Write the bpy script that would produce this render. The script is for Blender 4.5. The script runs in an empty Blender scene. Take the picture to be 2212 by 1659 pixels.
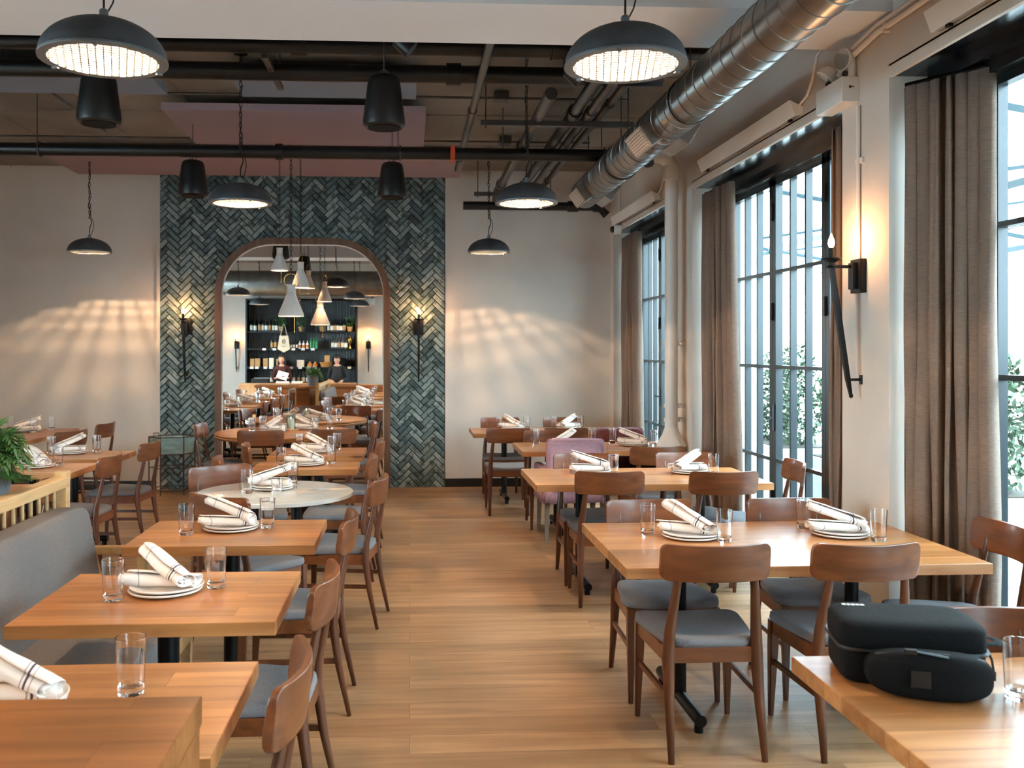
import bpy, bmesh, math, random
from mathutils import Vector, Matrix, noise
PI = math.pi
random.seed(7)
S = bpy.context.scene
C = S.collection
# ------------------------------------------------------------------ camera, world, exposure
TH = math.atan(110/2000.0)
cam_d = bpy.data.cameras.new('camera'); cam = bpy.data.objects.new('camera', cam_d); C.objects.link(cam)
cam.location = (0, 0, 1.63); cam.rotation_euler = (PI/2, 0, -TH)
cam_d.sensor_fit = 'HORIZONTAL'; cam_d.sensor_width = 36
cam_d.lens = 36*2000/2212.0
cam_d.shift_x = (1106-995)/2212.0; cam_d.shift_y = -(829.5-755)/2212.0
cam_d.clip_start = 0.05; cam_d.clip_end = 200
cam_d.dof.use_dof = True; cam_d.dof.focus_distance = 5.2; cam_d.dof.aperture_fstop = 5.6
S.camera = cam
W = bpy.data.worlds.new('world'); S.world = W; W.use_nodes = True
bg = W.node_tree.nodes['Background']; bg.inputs[0].default_value = (0.76, 0.90, 1.0, 1); bg.inputs[1].default_value = 8.2
S.view_settings.view_transform = 'Standard'; S.view_settings.look = 'None'
S.view_settings.exposure = 1.88; S.view_settings.gamma = 1; S.view_settings.use_curve_mapping = False
BULB = 15500.0      # emission strength of a dome bulb
CANDLE = 150.0    # emission strength of a wall light bulb

# ------------------------------------------------------------------ materials
M = {}
def node_mat(name):
    m = bpy.data.materials.new(name); m.use_nodes = True; M[name] = m
    nt = m.node_tree; b = nt.nodes['Principled BSDF']
    return m, nt, b
def pm(name, col, rough=0.5, metal=0.0, spec=None, noise_amt=0.0, nscale=6.0, bump=0.0, bscale=40.0, coat=0.0, stretch=(1,1,1), emit=None, estr=0):
    m, nt, b = node_mat(name)
    b.inputs['Base Color'].default_value = (*col, 1); b.inputs['Roughness'].default_value = rough
    b.inputs['Metallic'].default_value = metal
    if spec is not None: b.inputs['Specular IOR Level'].default_value = spec
    if coat: b.inputs['Coat Weight'].default_value = coat; b.inputs['Coat Roughness'].default_value = .15
    if emit: b.inputs['Emission Color'].default_value = (*emit, 1); b.inputs['Emission Strength'].default_value = estr
    tc = nt.nodes.new('ShaderNodeTexCoord'); mp = nt.nodes.new('ShaderNodeMapping')
    mp.inputs['Scale'].default_value = stretch; nt.links.new(tc.outputs['Object'], mp.inputs[0])
    if noise_amt:
        n = nt.nodes.new('ShaderNodeTexNoise'); n.inputs['Scale'].default_value = nscale; n.inputs['Detail'].default_value = 6
        nt.links.new(mp.outputs[0], n.inputs['Vector'])
        r = nt.nodes.new('ShaderNodeValToRGB'); a = noise_amt
        r.color_ramp.elements[0].position = .3; r.color_ramp.elements[1].position = .7
        r.color_ramp.elements[0].color = (*[c*(1-a) for c in col], 1)
        r.color_ramp.elements[1].color = (*[min(1, c*(1+a)) for c in col], 1)
        nt.links.new(n.outputs[0], r.inputs[0]); nt.links.new(r.outputs[0], b.inputs['Base Color'])
    if bump:
        n2 = nt.nodes.new('ShaderNodeTexNoise'); n2.inputs['Scale'].default_value = bscale; n2.inputs['Detail'].default_value = 5
        nt.links.new(mp.outputs[0], n2.inputs['Vector'])
        bp = nt.nodes.new('ShaderNodeBump'); bp.inputs['Strength'].default_value = bump; bp.inputs['Distance'].default_value = .01
        nt.links.new(n2.outputs[0], bp.inputs['Height']); nt.links.new(bp.outputs[0], b.inputs['Normal'])
    return m
def wood(name, c1, c2, rough=.35, blotch=.6, scale=1.0, axis=0, planks=None, coat=0.0, vary=0.0, mortar=(.12,.07,.04)):
    """wood grain running along an axis of the object; planks=(length,width,offset) adds boards"""
    m, nt, b = node_mat(name)
    N, L = nt.nodes, nt.links
    tc = N.new('ShaderNodeTexCoord'); oi = N.new('ShaderNodeObjectInfo')
    add = N.new('ShaderNodeVectorMath'); add.operation = 'ADD'
    mul = N.new('ShaderNodeMath'); mul.operation = 'MULTIPLY'; mul.inputs[1].default_value = 37.0 if vary else 0
    L.new(oi.outputs['Random'], mul.inputs[0]); 
    src = tc.outputs['Object']
    mp = N.new('ShaderNodeMapping')
    sc = [14*scale]*3; sc[axis] = 1.1*scale; mp.inputs['Scale'].default_value = sc
    L.new(src, add.inputs[0]); L.new(mul.outputs[0], add.inputs[1]); L.new(add.outputs[0], mp.inputs[0])
    n = N.new('ShaderNodeTexNoise'); n.inputs['Scale'].default_value = 1.6; n.inputs['Detail'].default_value = 7; n.inputs['Distortion'].default_value = .6
    n.noise_dimensions = '4D'
    L.new(mp.outputs[0], n.inputs['Vector'])
    n2 = N.new('ShaderNodeTexNoise'); n2.inputs['Scale'].default_value = 1.3*scale; n2.inputs['Detail'].default_value = 3
    L.new(add.outputs[0], n2.inputs['Vector'])
    ramp = N.new('ShaderNodeValToRGB'); ramp.color_ramp.elements[0].position = .32; ramp.color_ramp.elements[1].position = .68
    ramp.color_ramp.elements[0].color = (*c1, 1); ramp.color_ramp.elements[1].color = (*c2, 1)
    L.new(n.outputs[0], ramp.inputs[0])
    out = ramp.outputs[0]
    mx = N.new('ShaderNodeMix'); mx.data_type = 'RGBA'; mx.blend_type = 'MULTIPLY'; mx.inputs[0].default_value = blotch
    r2 = N.new('ShaderNodeValToRGB'); r2.color_ramp.elements[0].position = .3; r2.color_ramp.elements[1].position = .65
    r2.color_ramp.elements[0].color = (.72, .66, .6, 1); r2.color_ramp.elements[1].color = (1, 1, 1, 1)
    L.new(n2.outputs[0], r2.inputs[0]); L.new(out, mx.inputs[6]); L.new(r2.outputs[0], mx.inputs[7]); out = mx.outputs[2]
    bp = N.new('ShaderNodeBump'); bp.inputs['Strength'].default_value = .12; bp.inputs['Distance'].default_value = .004
    hgt = n.outputs[0]
    if planks:
        bt = N.new('ShaderNodeTexBrick'); bt.offset = planks[2]; bt.inputs['Scale'].default_value = 1
        bt.inputs['Brick Width'].default_value = planks[0]; bt.inputs['Row Height'].default_value = planks[1]
        bt.inputs['Mortar Size'].default_value = planks[3] if len(planks) > 3 else .0012; bt.inputs['Mortar Smooth'].default_value = .3; bt.inputs['Bias'].default_value = 0
        bt.inputs['Color1'].default_value = (.55, .52, .49, 1); bt.inputs['Color2'].default_value = (1.0, 1.0, 1.0, 1); bt.inputs['Mortar'].default_value = (*mortar, 1)
        L.new(add.outputs[0], bt.inputs['Vector'])
        m3 = N.new('ShaderNodeMix'); m3.data_type = 'RGBA'; m3.blend_type = 'MULTIPLY'; m3.inputs[0].default_value = .8
        L.new(out, m3.inputs[6]); L.new(bt.outputs[0], m3.inputs[7]); out = m3.outputs[2]
        # shift the grain from board to board
        sep = N.new('ShaderNodeSeparateColor'); L.new(bt.outputs[0], sep.inputs[0])
        mm = N.new('ShaderNodeMath'); mm.operation = 'MULTIPLY'; mm.inputs[1].default_value = 23
        L.new(sep.outputs[0], mm.inputs[0]); L.new(mm.outputs[0], n.inputs['W'])
    if planks and name != 'floor_oak':
        # a few dark knots
        mk = N.new('ShaderNodeMapping'); mk.inputs['Scale'].default_value = (2.0, 5.2, 5.2); L.new(add.outputs[0], mk.inputs[0])
        nd = N.new('ShaderNodeTexNoise'); nd.inputs['Scale'].default_value = 9; L.new(mk.outputs[0], nd.inputs['Vector'])
        ma = N.new('ShaderNodeMix'); ma.data_type = 'VECTOR'; ma.inputs[0].default_value = .07; L.new(mk.outputs[0], ma.inputs[4]); L.new(nd.outputs[1], ma.inputs[5])
        vo = N.new('ShaderNodeTexVoronoi'); vo.inputs['Scale'].default_value = 1.0; L.new(ma.outputs[1], vo.inputs['Vector'])
        kr = N.new('ShaderNodeValToRGB'); kr.color_ramp.elements[0].position = .05; kr.color_ramp.elements[0].color = (.22,.14,.09,1)
        kr.color_ramp.elements[1].position = .17; kr.color_ramp.elements[1].color = (1,1,1,1); L.new(vo.outputs['Distance'], kr.inputs[0])
        sk_ = N.new('ShaderNodeSeparateColor'); L.new(vo.outputs['Color'], sk_.inputs[0])
        gt = N.new('ShaderNodeMath'); gt.operation = 'GREATER_THAN'; gt.inputs[1].default_value = .72; L.new(sk_.outputs[0], gt.inputs[0])
        m5 = N.new('ShaderNodeMix'); m5.data_type = 'RGBA'; m5.blend_type = 'MULTIPLY'
        L.new(gt.outputs[0], m5.inputs[0]); L.new(out, m5.inputs[6]); L.new(kr.outputs[0], m5.inputs[7]); out = m5.outputs[2]
    L.new(out, b.inputs['Base Color'])
    L.new(hgt, bp.inputs['Height']); L.new(bp.outputs[0], b.inputs['Normal'])
    rr = N.new('ShaderNodeMapRange'); rr.inputs['To Min'].default_value = rough*.8; rr.inputs['To Max'].default_value = rough*1.25
    L.new(n2.outputs[0], rr.inputs['Value']); L.new(rr.outputs[0], b.inputs['Roughness'])
    if coat: b.inputs['Coat Weight'].default_value = coat; b.inputs['Coat Roughness'].default_value = .12
    return m
def srgb(*c): return tuple(((v/255)/12.92 if v/255 <= .04045 else ((v/255+.055)/1.055)**2.4) for v in c)

wood('table_oak', srgb(172,108,58), srgb(210,148,92), rough=.36, planks=(1.6,.105,.43,.0008), coat=.12, vary=1)
wood('table_oak_edge', srgb(180,116,62), srgb(208,142,84), rough=.35, vary=1)
wood('floor_oak', srgb(150,112,78), srgb(190,149,110), rough=.42, scale=.8, planks=(1.7,.178,.37,.0016), mortar=(.32,.24,.18))
wood('walnut', srgb(72,38,20), srgb(102,57,32), rough=.36, blotch=.15, axis=2, coat=.15, vary=1)
wood('walnut_rail', srgb(92,48,23), srgb(126,72,39), rough=.32, blotch=.12, axis=0, coat=.2, vary=1)
wood('grey_wood', srgb(96,88,80), srgb(132,122,112), rough=.5, axis=2)
wood('pale_wood', srgb(190,150,100), srgb(216,178,128), rough=.45, axis=1)
wood('ledge_wood', srgb(132,78,38), srgb(174,110,60), rough=.3, planks=(1.9,.16,.3,.0008), coat=.25)
wood('frame_wood', srgb(88,62,44), srgb(116,86,64), rough=.45, axis=2)
wood('bar_wood', srgb(190,132,84), srgb(216,160,112), rough=.4, axis=2)
pm('plaster', srgb(208,198,188), .85, noise_amt=.10, nscale=1.1, bump=.25, bscale=9)
pm('plaster_beam', srgb(220,222,226), .8, noise_amt=.03, nscale=2.0, bump=.15, bscale=12, stretch=(.3,1,1))
pm('concrete', srgb(128,118,108), .85, noise_amt=.3, nscale=1.1, bump=.3, bscale=18)
pm('black_metal', (.006,.007,.008), .38, .6)
pm('black_pipe', (.007,.009,.011), .36, .2, noise_amt=.3, nscale=9)
pm('grey_pipe', srgb(84,82,80), .4, .7, noise_amt=.2)
pm('dark_iron', (.010,.010,.011), .5, .5)
pm('steel_duct', srgb(136,132,128), .33, .95, noise_amt=.22, nscale=5, bump=.05, bscale=8)
pm('white_paint', srgb(222,216,210), .5)
pm('white_enamel', srgb(224,224,222), .4)
pm('black_plastic', (.004,.0045,.005), .42)
pm('black_soft', (.003,.003,.0035), .85, spec=.18, bump=.3, bscale=300)
pm('black_frame', (.006,.011,.014), .32)
pm('black_gloss', (.004,.006,.008), .14, bump=.12, bscale=14, stretch=(1,.3,1))
pm('pink_panel', srgb(146,120,126), .95, bump=.2, bscale=200)
pm('felt_grey', srgb(124,130,144), .95, bump=.3, bscale=200)
pm('seat_fabric', srgb(110,107,109), .9, noise_amt=.16, nscale=190, bump=.4, bscale=350)
pm('bench_fabric', srgb(106,100,98), .9, noise_amt=.14, nscale=150, bump=.4, bscale=300)
pm('pink_fabric', srgb(158,122,132), .9, noise_amt=.12, nscale=60, bump=.3, bscale=200)
pm('mauve_fabric', srgb(104,58,62), .9, noise_amt=.14, nscale=60, bump=.3, bscale=200)
pm('curtain_fabric', srgb(128,108,95), .9, noise_amt=.16, nscale=30, bump=.3, bscale=60, stretch=(1,1,9))
pm('china', srgb(236,228,220), .15)
pm('shade_patina', srgb(74,76,80), .55, .3, noise_amt=.4, nscale=7, bump=.1, bscale=20)
pm('shade_inner', srgb(240,232,220), .5)
pm('rim_grey', srgb(120,124,128), .4, .5)
pm('cone_plaster', srgb(208,202,196), .7, noise_amt=.05)
pm('galvanised', srgb(146,174,172), .45, .5, noise_amt=.25, nscale=8, stretch=(1,1,3))
pm('rust_iron', srgb(84,62,50), .7, .3)
pm('marble', srgb(206,200,190), .12, noise_amt=.12, nscale=4, coat=.3)
pm('leaf', srgb(60,98,46), .5, noise_amt=.3, nscale=20)
pm('hedge_leaf', srgb(46,68,42), .6, noise_amt=.4, nscale=8)
pm('pot_grey', srgb(104,106,110), .8, noise_amt=.3, nscale=14)
pm('soil', (.03,.02,.012), .95)
pm('orange_iron', srgb(196,72,40), .5)
pm('wax', srgb(238,214,190), .5)
pm('skin', srgb(222,170,142), .5)
pm('dark_hair', (.02,.013,.01), .45)
pm('maroon_cloth', srgb(74,32,30), .85)
pm('black_cloth', (.012,.012,.013), .85)
pm('paper', srgb(236,228,214), .8)
pm('kraft', srgb(180,140,92), .8, noise_amt=.08)
pm('bottle_dark', (.012,.014,.012), .12)
pm('bottle_green', srgb(20,110,50), .12)
pm('label_cream', srgb(226,214,190), .7)
pm('amber', srgb(196,110,40), .3)
pm('canvas', srgb(220,204,180), .85)
pm('brass', srgb(190,150,80), .25, .9)
pm('wicker', srgb(176,120,60), .8, bump=.6, bscale=90)
pm('screen_grey', srgb(150,150,150), .5)
pm('outdoor_wall', srgb(120,100,92), .9, noise_amt=.1, nscale=3)
pm('pavement', srgb(130,130,128), .9, noise_amt=.08)
pm('planter_white', srgb(170,176,178), .6)
pm('pergola', srgb(60,78,86), .5)
pm('corrugated', (.02,.018,.017), .4, .4)
pm('lens_glass', srgb(190,190,186), .1, .5)
pm('red_dot', srgb(200,40,30), .4)
def emitter(name, col, st):
    m, nt, b = node_mat(name); nt.nodes.remove(b)
    e = nt.nodes.new('ShaderNodeEmission'); e.inputs[0].default_value = (*col, 1); e.inputs[1].default_value = st
    nt.links.new(e.outputs[0], nt.nodes['Material Output'].inputs[0])
emitter('bulb_dome', (1.0,.68,.40), BULB)
emitter('bulb_cone', (1.0,.62,.34), 90)
emitter('bulb_candle', (1.0,.50,.20), CANDLE)
emitter('bar_light', (1.0,.72,.3), 1.6)
emitter('candle_flame', (1.0,.6,.3), 14)
def glass_mat(name, rough=0.0, col=(1,1,1)):
    m, nt, b = node_mat(name)
    b.inputs['Base Color'].default_value = (*col,1); b.inputs['Transmission Weight'].default_value = 1
    b.inputs['Roughness'].default_value = rough; b.inputs['IOR'].default_value = 1.45
glass_mat('tumbler_glass')
def pane_mat():
    m, nt, b = node_mat('window_glass'); nt.nodes.remove(b)
    t = nt.nodes.new('ShaderNodeBsdfTransparent'); t.inputs[0].default_value = (.84,.93,.95,1)
    g = nt.nodes.new('ShaderNodeBsdfGlossy'); g.inputs['Roughness'].default_value = .02
    x = nt.nodes.new('ShaderNodeMixShader'); x.inputs[0].default_value = .05; nt.links.new(t.outputs[0], x.inputs[1]); nt.links.new(g.outputs[0], x.inputs[2])
    nt.links.new(x.outputs[0], nt.nodes['Material Output'].inputs[0])
pane_mat()
m, nt, b = node_mat('mirror_silver'); b.inputs['Base Color'].default_value = (.93,.94,.93,1); b.inputs['Metallic'].default_value = 1; b.inputs['Roughness'].default_value = 0.0
def tile_mat():
    m, nt, b = node_mat('glazed_tile'); N, L = nt.nodes, nt.links
    g = N.new('ShaderNodeNewGeometry'); tc = N.new('ShaderNodeTexCoord')
    r = N.new('ShaderNodeValToRGB'); r.color_ramp.elements[0].color = (*srgb(66,86,90),1); r.color_ramp.elements[1].color = (*srgb(142,156,154),1)
    e = r.color_ramp.elements.new(.5); e.color = (*srgb(102,122,124),1)
    L.new(g.outputs['Random Per Island'], r.inputs[0])
    n = N.new('ShaderNodeTexNoise'); n.inputs['Scale'].default_value = 16; n.inputs['Detail'].default_value = 6; n.inputs['Distortion'].default_value=.4
    L.new(tc.outputs['Object'], n.inputs['Vector'])
    r2 = N.new('ShaderNodeValToRGB'); r2.color_ramp.elements[0].position = .38; r2.color_ramp.elements[1].position = .5
    r2.color_ramp.elements[0].color = (.3,.36,.33,1); r2.color_ramp.elements[1].color = (1,1,1,1)
    L.new(n.outputs[0], r2.inputs[0])
    mx = N.new('ShaderNodeMix'); mx.data_type='RGBA'; mx.blend_type='MULTIPLY'; mx.inputs[0].default_value=1
    L.new(r.outputs[0], mx.inputs[6]); L.new(r2.outputs[0], mx.inputs[7]); L.new(mx.outputs[2], b.inputs['Base Color'])
    b.inputs['Roughness'].default_value = .38
    bp = N.new('ShaderNodeBump'); bp.inputs['Strength'].default_value=.4; bp.inputs['Distance'].default_value=.004
    L.new(n.outputs[0], bp.inputs['Height']); L.new(bp.outputs[0], b.inputs['Normal'])
tile_mat()
pm('tile_backing', srgb(24,21,19), .9)
def napkin_mat():
    m, nt, b = node_mat('napkin_cloth'); N, L = nt.nodes, nt.links
    tc = N.new('ShaderNodeTexCoord'); sp = N.new('ShaderNodeSeparateXYZ'); L.new(tc.outputs['Object'], sp.inputs[0])
    # slanted stripes across the roll
    ad = N.new('ShaderNodeMath'); ad.operation='MULTIPLY_ADD'; ad.inputs[1].default_value=.5; L.new(sp.outputs[1], ad.inputs[0]); L.new(sp.outputs[0], ad.inputs[2])
    r = N.new('ShaderNodeValToRGB'); r.color_ramp.interpolation='CONSTANT'
    mr = N.new('ShaderNodeMapRange'); mr.inputs['From Min'].default_value=-.14; mr.inputs['From Max'].default_value=.14
    L.new(ad.outputs[0], mr.inputs['Value']); L.new(mr.outputs[0], r.inputs[0])
    w = (*srgb(238,228,220),1); d = (*srgb(64,60,84),1); lt=(*srgb(170,160,164),1)
    els = r.color_ramp.elements; els[0].position=0; els[0].color=w; els[1].position=.20; els[1].color=lt
    for p_, c_ in ((.215,w),(.70,lt),(.715,w),(.74,d),(.765,w),(.80,lt),(.81,w)):
        e = els.new(p_); e.color = c_
    L.new(r.outputs[0], b.inputs['Base Color']); b.inputs['Roughness'].default_value=.9
    n = N.new('ShaderNodeTexNoise'); n.inputs['Scale'].default_value=40; bp=N.new('ShaderNodeBump'); bp.inputs['Strength'].default_value=.4; bp.inputs['Distance'].default_value=.004
    L.new(tc.outputs['Object'], n.inputs['Vector']); L.new(n.outputs[0], bp.inputs['Height']); L.new(bp.outputs[0], b.inputs['Normal'])
napkin_mat()

# ------------------------------------------------------------------ geometry helpers
def box(bm, lo, hi, rot=None, piv=None, bev=0):
    vs = [Vector((x,y,z)) for x in (lo[0],hi[0]) for y in (lo[1],hi[1]) for z in (lo[2],hi[2])]
    if rot is not None:
        p = Vector(piv) if piv is not None else Vector([(a+b)/2 for a,b in zip(lo,hi)])
        vs = [rot @ (v-p) + p for v in vs]
    v = [bm.verts.new(q) for q in vs]
    fs = [bm.faces.new([v[i] for i in f]) for f in ((0,1,3,2),(4,6,7,5),(0,4,5,1),(2,3,7,6),(0,2,6,4),(1,5,7,3))]
    if bev:
        es = list({e for f in fs for e in f.edges})
        bmesh.ops.bevel(bm, geom=es, offset=bev, segments=2, affect='EDGES', profile=.6)
def cbox(bm, c, s, rz=0, bev=0, rot=None):
    lo = [c[i]-s[i]/2 for i in range(3)]; hi = [c[i]+s[i]/2 for i in range(3)]
    box(bm, lo, hi, rot if rot is not None else (Matrix.Rotation(rz,3,'Z') if rz else None), None, bev)
def frame_of(d):
    d = d.normalized(); u = Vector((0,0,1)) if abs(d.z) < .95 else Vector((1,0,0))
    a = d.cross(u).normalized(); return a, a.cross(d).normalized()
def tube(bm, pts, rad, seg=8, closed=False, caps=True, sx=1, sy=1, square=False):
    pts = [Vector(p) for p in pts]; n = len(pts)
    rads = rad if isinstance(rad, (list,tuple)) else [rad]*n
    rings = []; a = None
    for i, p in enumerate(pts):
        if closed: d = pts[(i+1)%n]-pts[i-1]
        else: d = pts[min(i+1,n-1)]-pts[max(i-1,0)]
        d.normalize()
        if a is None: a, bb = frame_of(d)
        else:
            a = (a - d*a.dot(d)).normalized()
        bb = a.cross(d).normalized()
        ring = []
        for k in range(seg):
            t = 2*PI*k/seg + (PI/4 if square else 0)
            r = rads[i]*(1.414 if square else 1)
            ring.append(bm.verts.new(p + a*(math.cos(t)*r*sx) + bb*(math.sin(t)*r*sy)))
        rings.append(ring)
    m_ = n if closed else n-1
    for i in range(m_):
        A, B = rings[i], rings[(i+1)%n]
        for k in range(seg): bm.faces.new((A[k],A[(k+1)%seg],B[(k+1)%seg],B[k]))
    if caps and not closed:
        bm.faces.new(rings[0][::-1]); bm.faces.new(rings[-1])
def lathe(bm, prof, c=(0,0,0), seg=24, mat=None, closed_prof=False):
    rings = []
    for r, z in prof:
        if r < 1e-6:
            v = Vector((0,0,z)); v = (mat @ v) if mat else v
            rings.append([bm.verts.new(v+Vector(c))])
        else:
            ring=[]
            for k in range(seg):
                t = 2*PI*k/seg; v = Vector((r*math.cos(t), r*math.sin(t), z)); v = (mat @ v) if mat else v
                ring.append(bm.verts.new(v+Vector(c)))
            rings.append(ring)
    rng = range(len(rings)) if closed_prof else range(len(rings)-1)
    for i in rng:
        A, B = rings[i], rings[(i+1)%len(rings)]
        if len(A) == 1 and len(B) == 1: continue
        for k in range(seg):
            if len(A) == 1: bm.faces.new((A[0], B[(k+1)%seg], B[k]))
            elif len(B) == 1: bm.faces.new((A[k], A[(k+1)%seg], B[0]))
            else: bm.faces.new((A[k],A[(k+1)%seg],B[(k+1)%seg],B[k]))
def prism(bm, poly, z0, z1, mat=None):
    """poly: list of (x,y); extruded in z (then mat applied)"""
    f = (lambda v: mat @ v) if mat else (lambda v: v)
    a = [bm.verts.new(f(Vector((x,y,z0)))) for x,y in poly]; b_ = [bm.verts.new(f(Vector((x,y,z1)))) for x,y in poly]
    n = len(poly)
    bm.faces.new(a[::-1]); bm.faces.new(b_)
    for i in range(n): bm.faces.new((a[i],a[(i+1)%n],b_[(i+1)%n],b_[i]))
def rbox(bm, c, s, e=4.0, nu=20, nv=12, rot=None, fn=None):
    """superellipsoid: soft padded box"""
    def sg(v, p): return math.copysign(abs(v)**p, v)
    rings=[]
    for j in range(nv+1):
        v = -PI/2 + PI*j/nv
        row=[]
        for i in range(nu):
            u = 2*PI*i/nu
            p_ = Vector((sg(math.cos(v),2/e)*sg(math.cos(u),2/e)*s[0]/2, sg(math.cos(v),2/e)*sg(math.sin(u),2/e)*s[1]/2, sg(math.sin(v),2/e)*s[2]/2))
            if fn: p_ = fn(p_)
            if rot is not None: p_ = rot @ p_
            row.append(p_+Vector(c))
        rings.append(row)
    V=[]
    for j, row in enumerate(rings):
        if j in (0,nv): V.append([bm.verts.new(row[0])])
        else: V.append([bm.verts.new(q) for q in row])
    for j in range(nv):
        A,B=V[j],V[j+1]
        for i in range(nu):
            k=(i+1)%nu
            if len(A)==1: bm.faces.new((A[0],B[k],B[i]))
            elif len(B)==1: bm.faces.new((A[i],A[k],B[0]))
            else: bm.faces.new((A[i],A[k],B[k],B[i]))
SPLIT = {'collar','coupling','threaded_rod','hanger','hinge','strap_hanger','latch','test_button','indicator_light','hook','arm','elbow'}
def islands(bm):
    seen=set(); out=[]
    for v in bm.verts:
        if v in seen: continue
        st=[v]; seen.add(v); comp=[]
        while st:
            q=st.pop(); comp.append(q)
            for e in q.link_edges:
                w=e.other_vert(q)
                if w not in seen: seen.add(w); st.append(w)
        out.append(comp)
    return out
def obj(name, bm, mat, parent=None, smooth=None, loc=None):
    if name in SPLIT and parent is not None:
        bm.verts.index_update(); isl = islands(bm); last=None
        if len(isl) > 1:
            for comp in isl:
                nb=bmesh.new(); mp={v:nb.verts.new(v.co) for v in comp}
                for f in {f for v in comp for f in v.link_faces}: nb.faces.new([mp[v] for v in f.verts])
                last=obj1(name, nb, mat, parent, smooth, loc)
            bm.free(); return last
    return obj1(name, bm, mat, parent, smooth, loc)
def obj1(name, bm, mat, parent=None, smooth=None, loc=None):
    me = bpy.data.meshes.new(name)
    bmesh.ops.recalc_face_normals(bm, faces=bm.faces[:])
    bm.to_mesh(me); bm.free()
    for mm in (mat if isinstance(mat, (list,tuple)) else [mat]): me.materials.append(M[mm])
    if smooth:
        me.polygons.foreach_set('use_smooth', [True]*len(me.polygons))
        if smooth != 'all': me.set_sharp_from_angle(angle=math.radians(40))
    o = bpy.data.objects.new(name, me); C.objects.link(o)
    if parent: o.parent = parent
    if loc is not None: o.location = loc
    return o
def tag(o, label, cat, group=None, kind=None):
    o['label'] = label; o['category'] = cat
    if group: o['group'] = group
    if kind: o['kind'] = kind
    return o
def thing(name, label, cat, loc=(0,0,0), rz=0, group=None):
    o = bpy.data.objects.new(name, None); C.objects.link(o); o.empty_display_size = .05
    o.location = loc; o.rotation_euler = (0,0,rz); tag(o, label, cat, group); return o
def struct(name, bm, mat, smooth=None):
    o = obj(name, bm, mat, None, smooth); o['kind'] = 'structure'; return o
def NB(): return bmesh.new()
KIDS = {}
def dup(root, label, loc=None, rz=None, group=None):
    def cp(o, par):
        c = o.copy(); C.objects.link(c)
        if par: c.parent = par
        for ch in o.children: cp(ch, c)
        return c
    # children are copied before the new one is linked, so a plain recursion is safe
    r = cp(root, None); r['label'] = label
    if loc is not None: r.location = loc
    if rz is not None: r.rotation_euler = (0,0,rz)
    if group: r['group'] = group
    return r
USED = {}
def place(key, maker, label, loc, rz, group, **kw):
    """first use builds the thing, later ones copy it"""
    if key not in USED:
        USED[key] = maker(); o = USED[key]; o['label'] = label; o.location = loc; o.rotation_euler = (0,0,rz); o['group'] = group
        return o
    return dup(USED[key], label, loc, rz, group)

# ------------------------------------------------------------------ room shell
XR, YB, ZC = 2.40, 10.98, 3.76
XL, YF = -5.6, -2.75
YW = -.70   # plane of the bar wall
bm = NB(); box(bm, (XL-.2, YF-.2, -.1), (2.95, YB+.2, 0)); struct('floor', bm, 'floor_oak')
bm = NB(); box(bm, (XL-.2, YF-.2, ZC), (3.0, YB+.2, ZC+.12))
# formwork ribs cast in the slab
for y in (5.9, 7.15, 8.4, 9.65): box(bm, (XL, y-.006, ZC-.008), (XR, y+.006, ZC+.01))
for x in (-4.6,-3.7,-2.8,-1.9,-1.0,-.1,.6,1.4): box(bm, (x-.005, 5.07, ZC-.008), (x+.005, YB, ZC+.01))
struct('ceiling', bm, 'concrete')
bm = NB()
box(bm, (XL-.2, YB, 0), (-2.93, YB+.2, ZC)); box(bm, (.42, YB, 0), (2.95, YB+.2, ZC))
box(bm, (-2.945, YB-.02, 0), (-2.905, YB+.05, ZC)); box(bm, (-2.95, YB+.05, 0), (.45, YB+.2, ZC))
struct('wall_back', bm, 'plaster')
# openings in the right wall
OPN = [(-1.6,1.2),(1.78,4.52),(5.02,7.76),(8.39,10.80)]
ZL = 3.0
bm = NB()
ys = [YF-.2]+[v for o in OPN for v in o]+[YB+.2]
for i in range(0,len(ys),2): box(bm, (XR, ys[i], 0), (2.98, ys[i+1], ZC))
for a,b_ in OPN:
    box(bm, (XR, a, ZL+.05), (2.98, b_, ZC)); box(bm, (XR, a, ZL-.004), (XR+.022, b_, ZL+.06))
struct('wall_right', bm, 'plaster')
for i,(a,b_) in enumerate(OPN):
    bm = NB()
    for k in range(3): box(bm, (XR+.024+k*.115, a, ZL+.002), (XR+.024+k*.115+.112, b_, ZL+.05))
    box(bm, (2.60, a, ZL-.05), (2.74, b_, ZL+.004)); box(bm, (2.66, a, ZL-.10), (2.74, b_, ZL-.04))
    struct('trim_%d'%(i+1), bm, 'black_gloss')
# left wall with daylight openings (off to the left, seen only in the mirror)
OPL = [(1.3,4.3)]
bm = NB(); ys = [YF-.2]+[v for o in OPL for v in o]+[YB+.2]
for i in range(0,len(ys),2): box(bm, (XL-.3, ys[i], 0), (XL, ys[i+1], ZC))
for a,b_ in OPL: box(bm, (XL-.3, a, ZL), (XL, b_, ZC))
struct('wall_left', bm, 'plaster')
bm = NB(); box(bm, (XL-.2, YF-.2, 0), (2.98, YF, ZC)); box(bm, (XL, YW-.15, 0), (-.66, YW, ZC)); struct('wall_front', bm, 'plaster')
bm = NB(); box(bm, (XL, 4.48, 3.31), (XR, 5.07, ZC)); struct('trim_5', bm, 'plaster_beam')
bm = NB(); box(bm, (XL, YB-.015, 0), (-2.945, YB, .10)); box(bm, (.415, YB-.015, 0), (XR, YB, .10)); struct('baseboard_back', bm, 'black_plastic')
bm = NB(); box(bm, (XL, YW, 0), (-3.95, YW+.015, .1)); box(bm, (-1.2, YW, 0), (-.66, YW+.015, .1)); struct('baseboard_front', bm, 'black_plastic')

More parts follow.
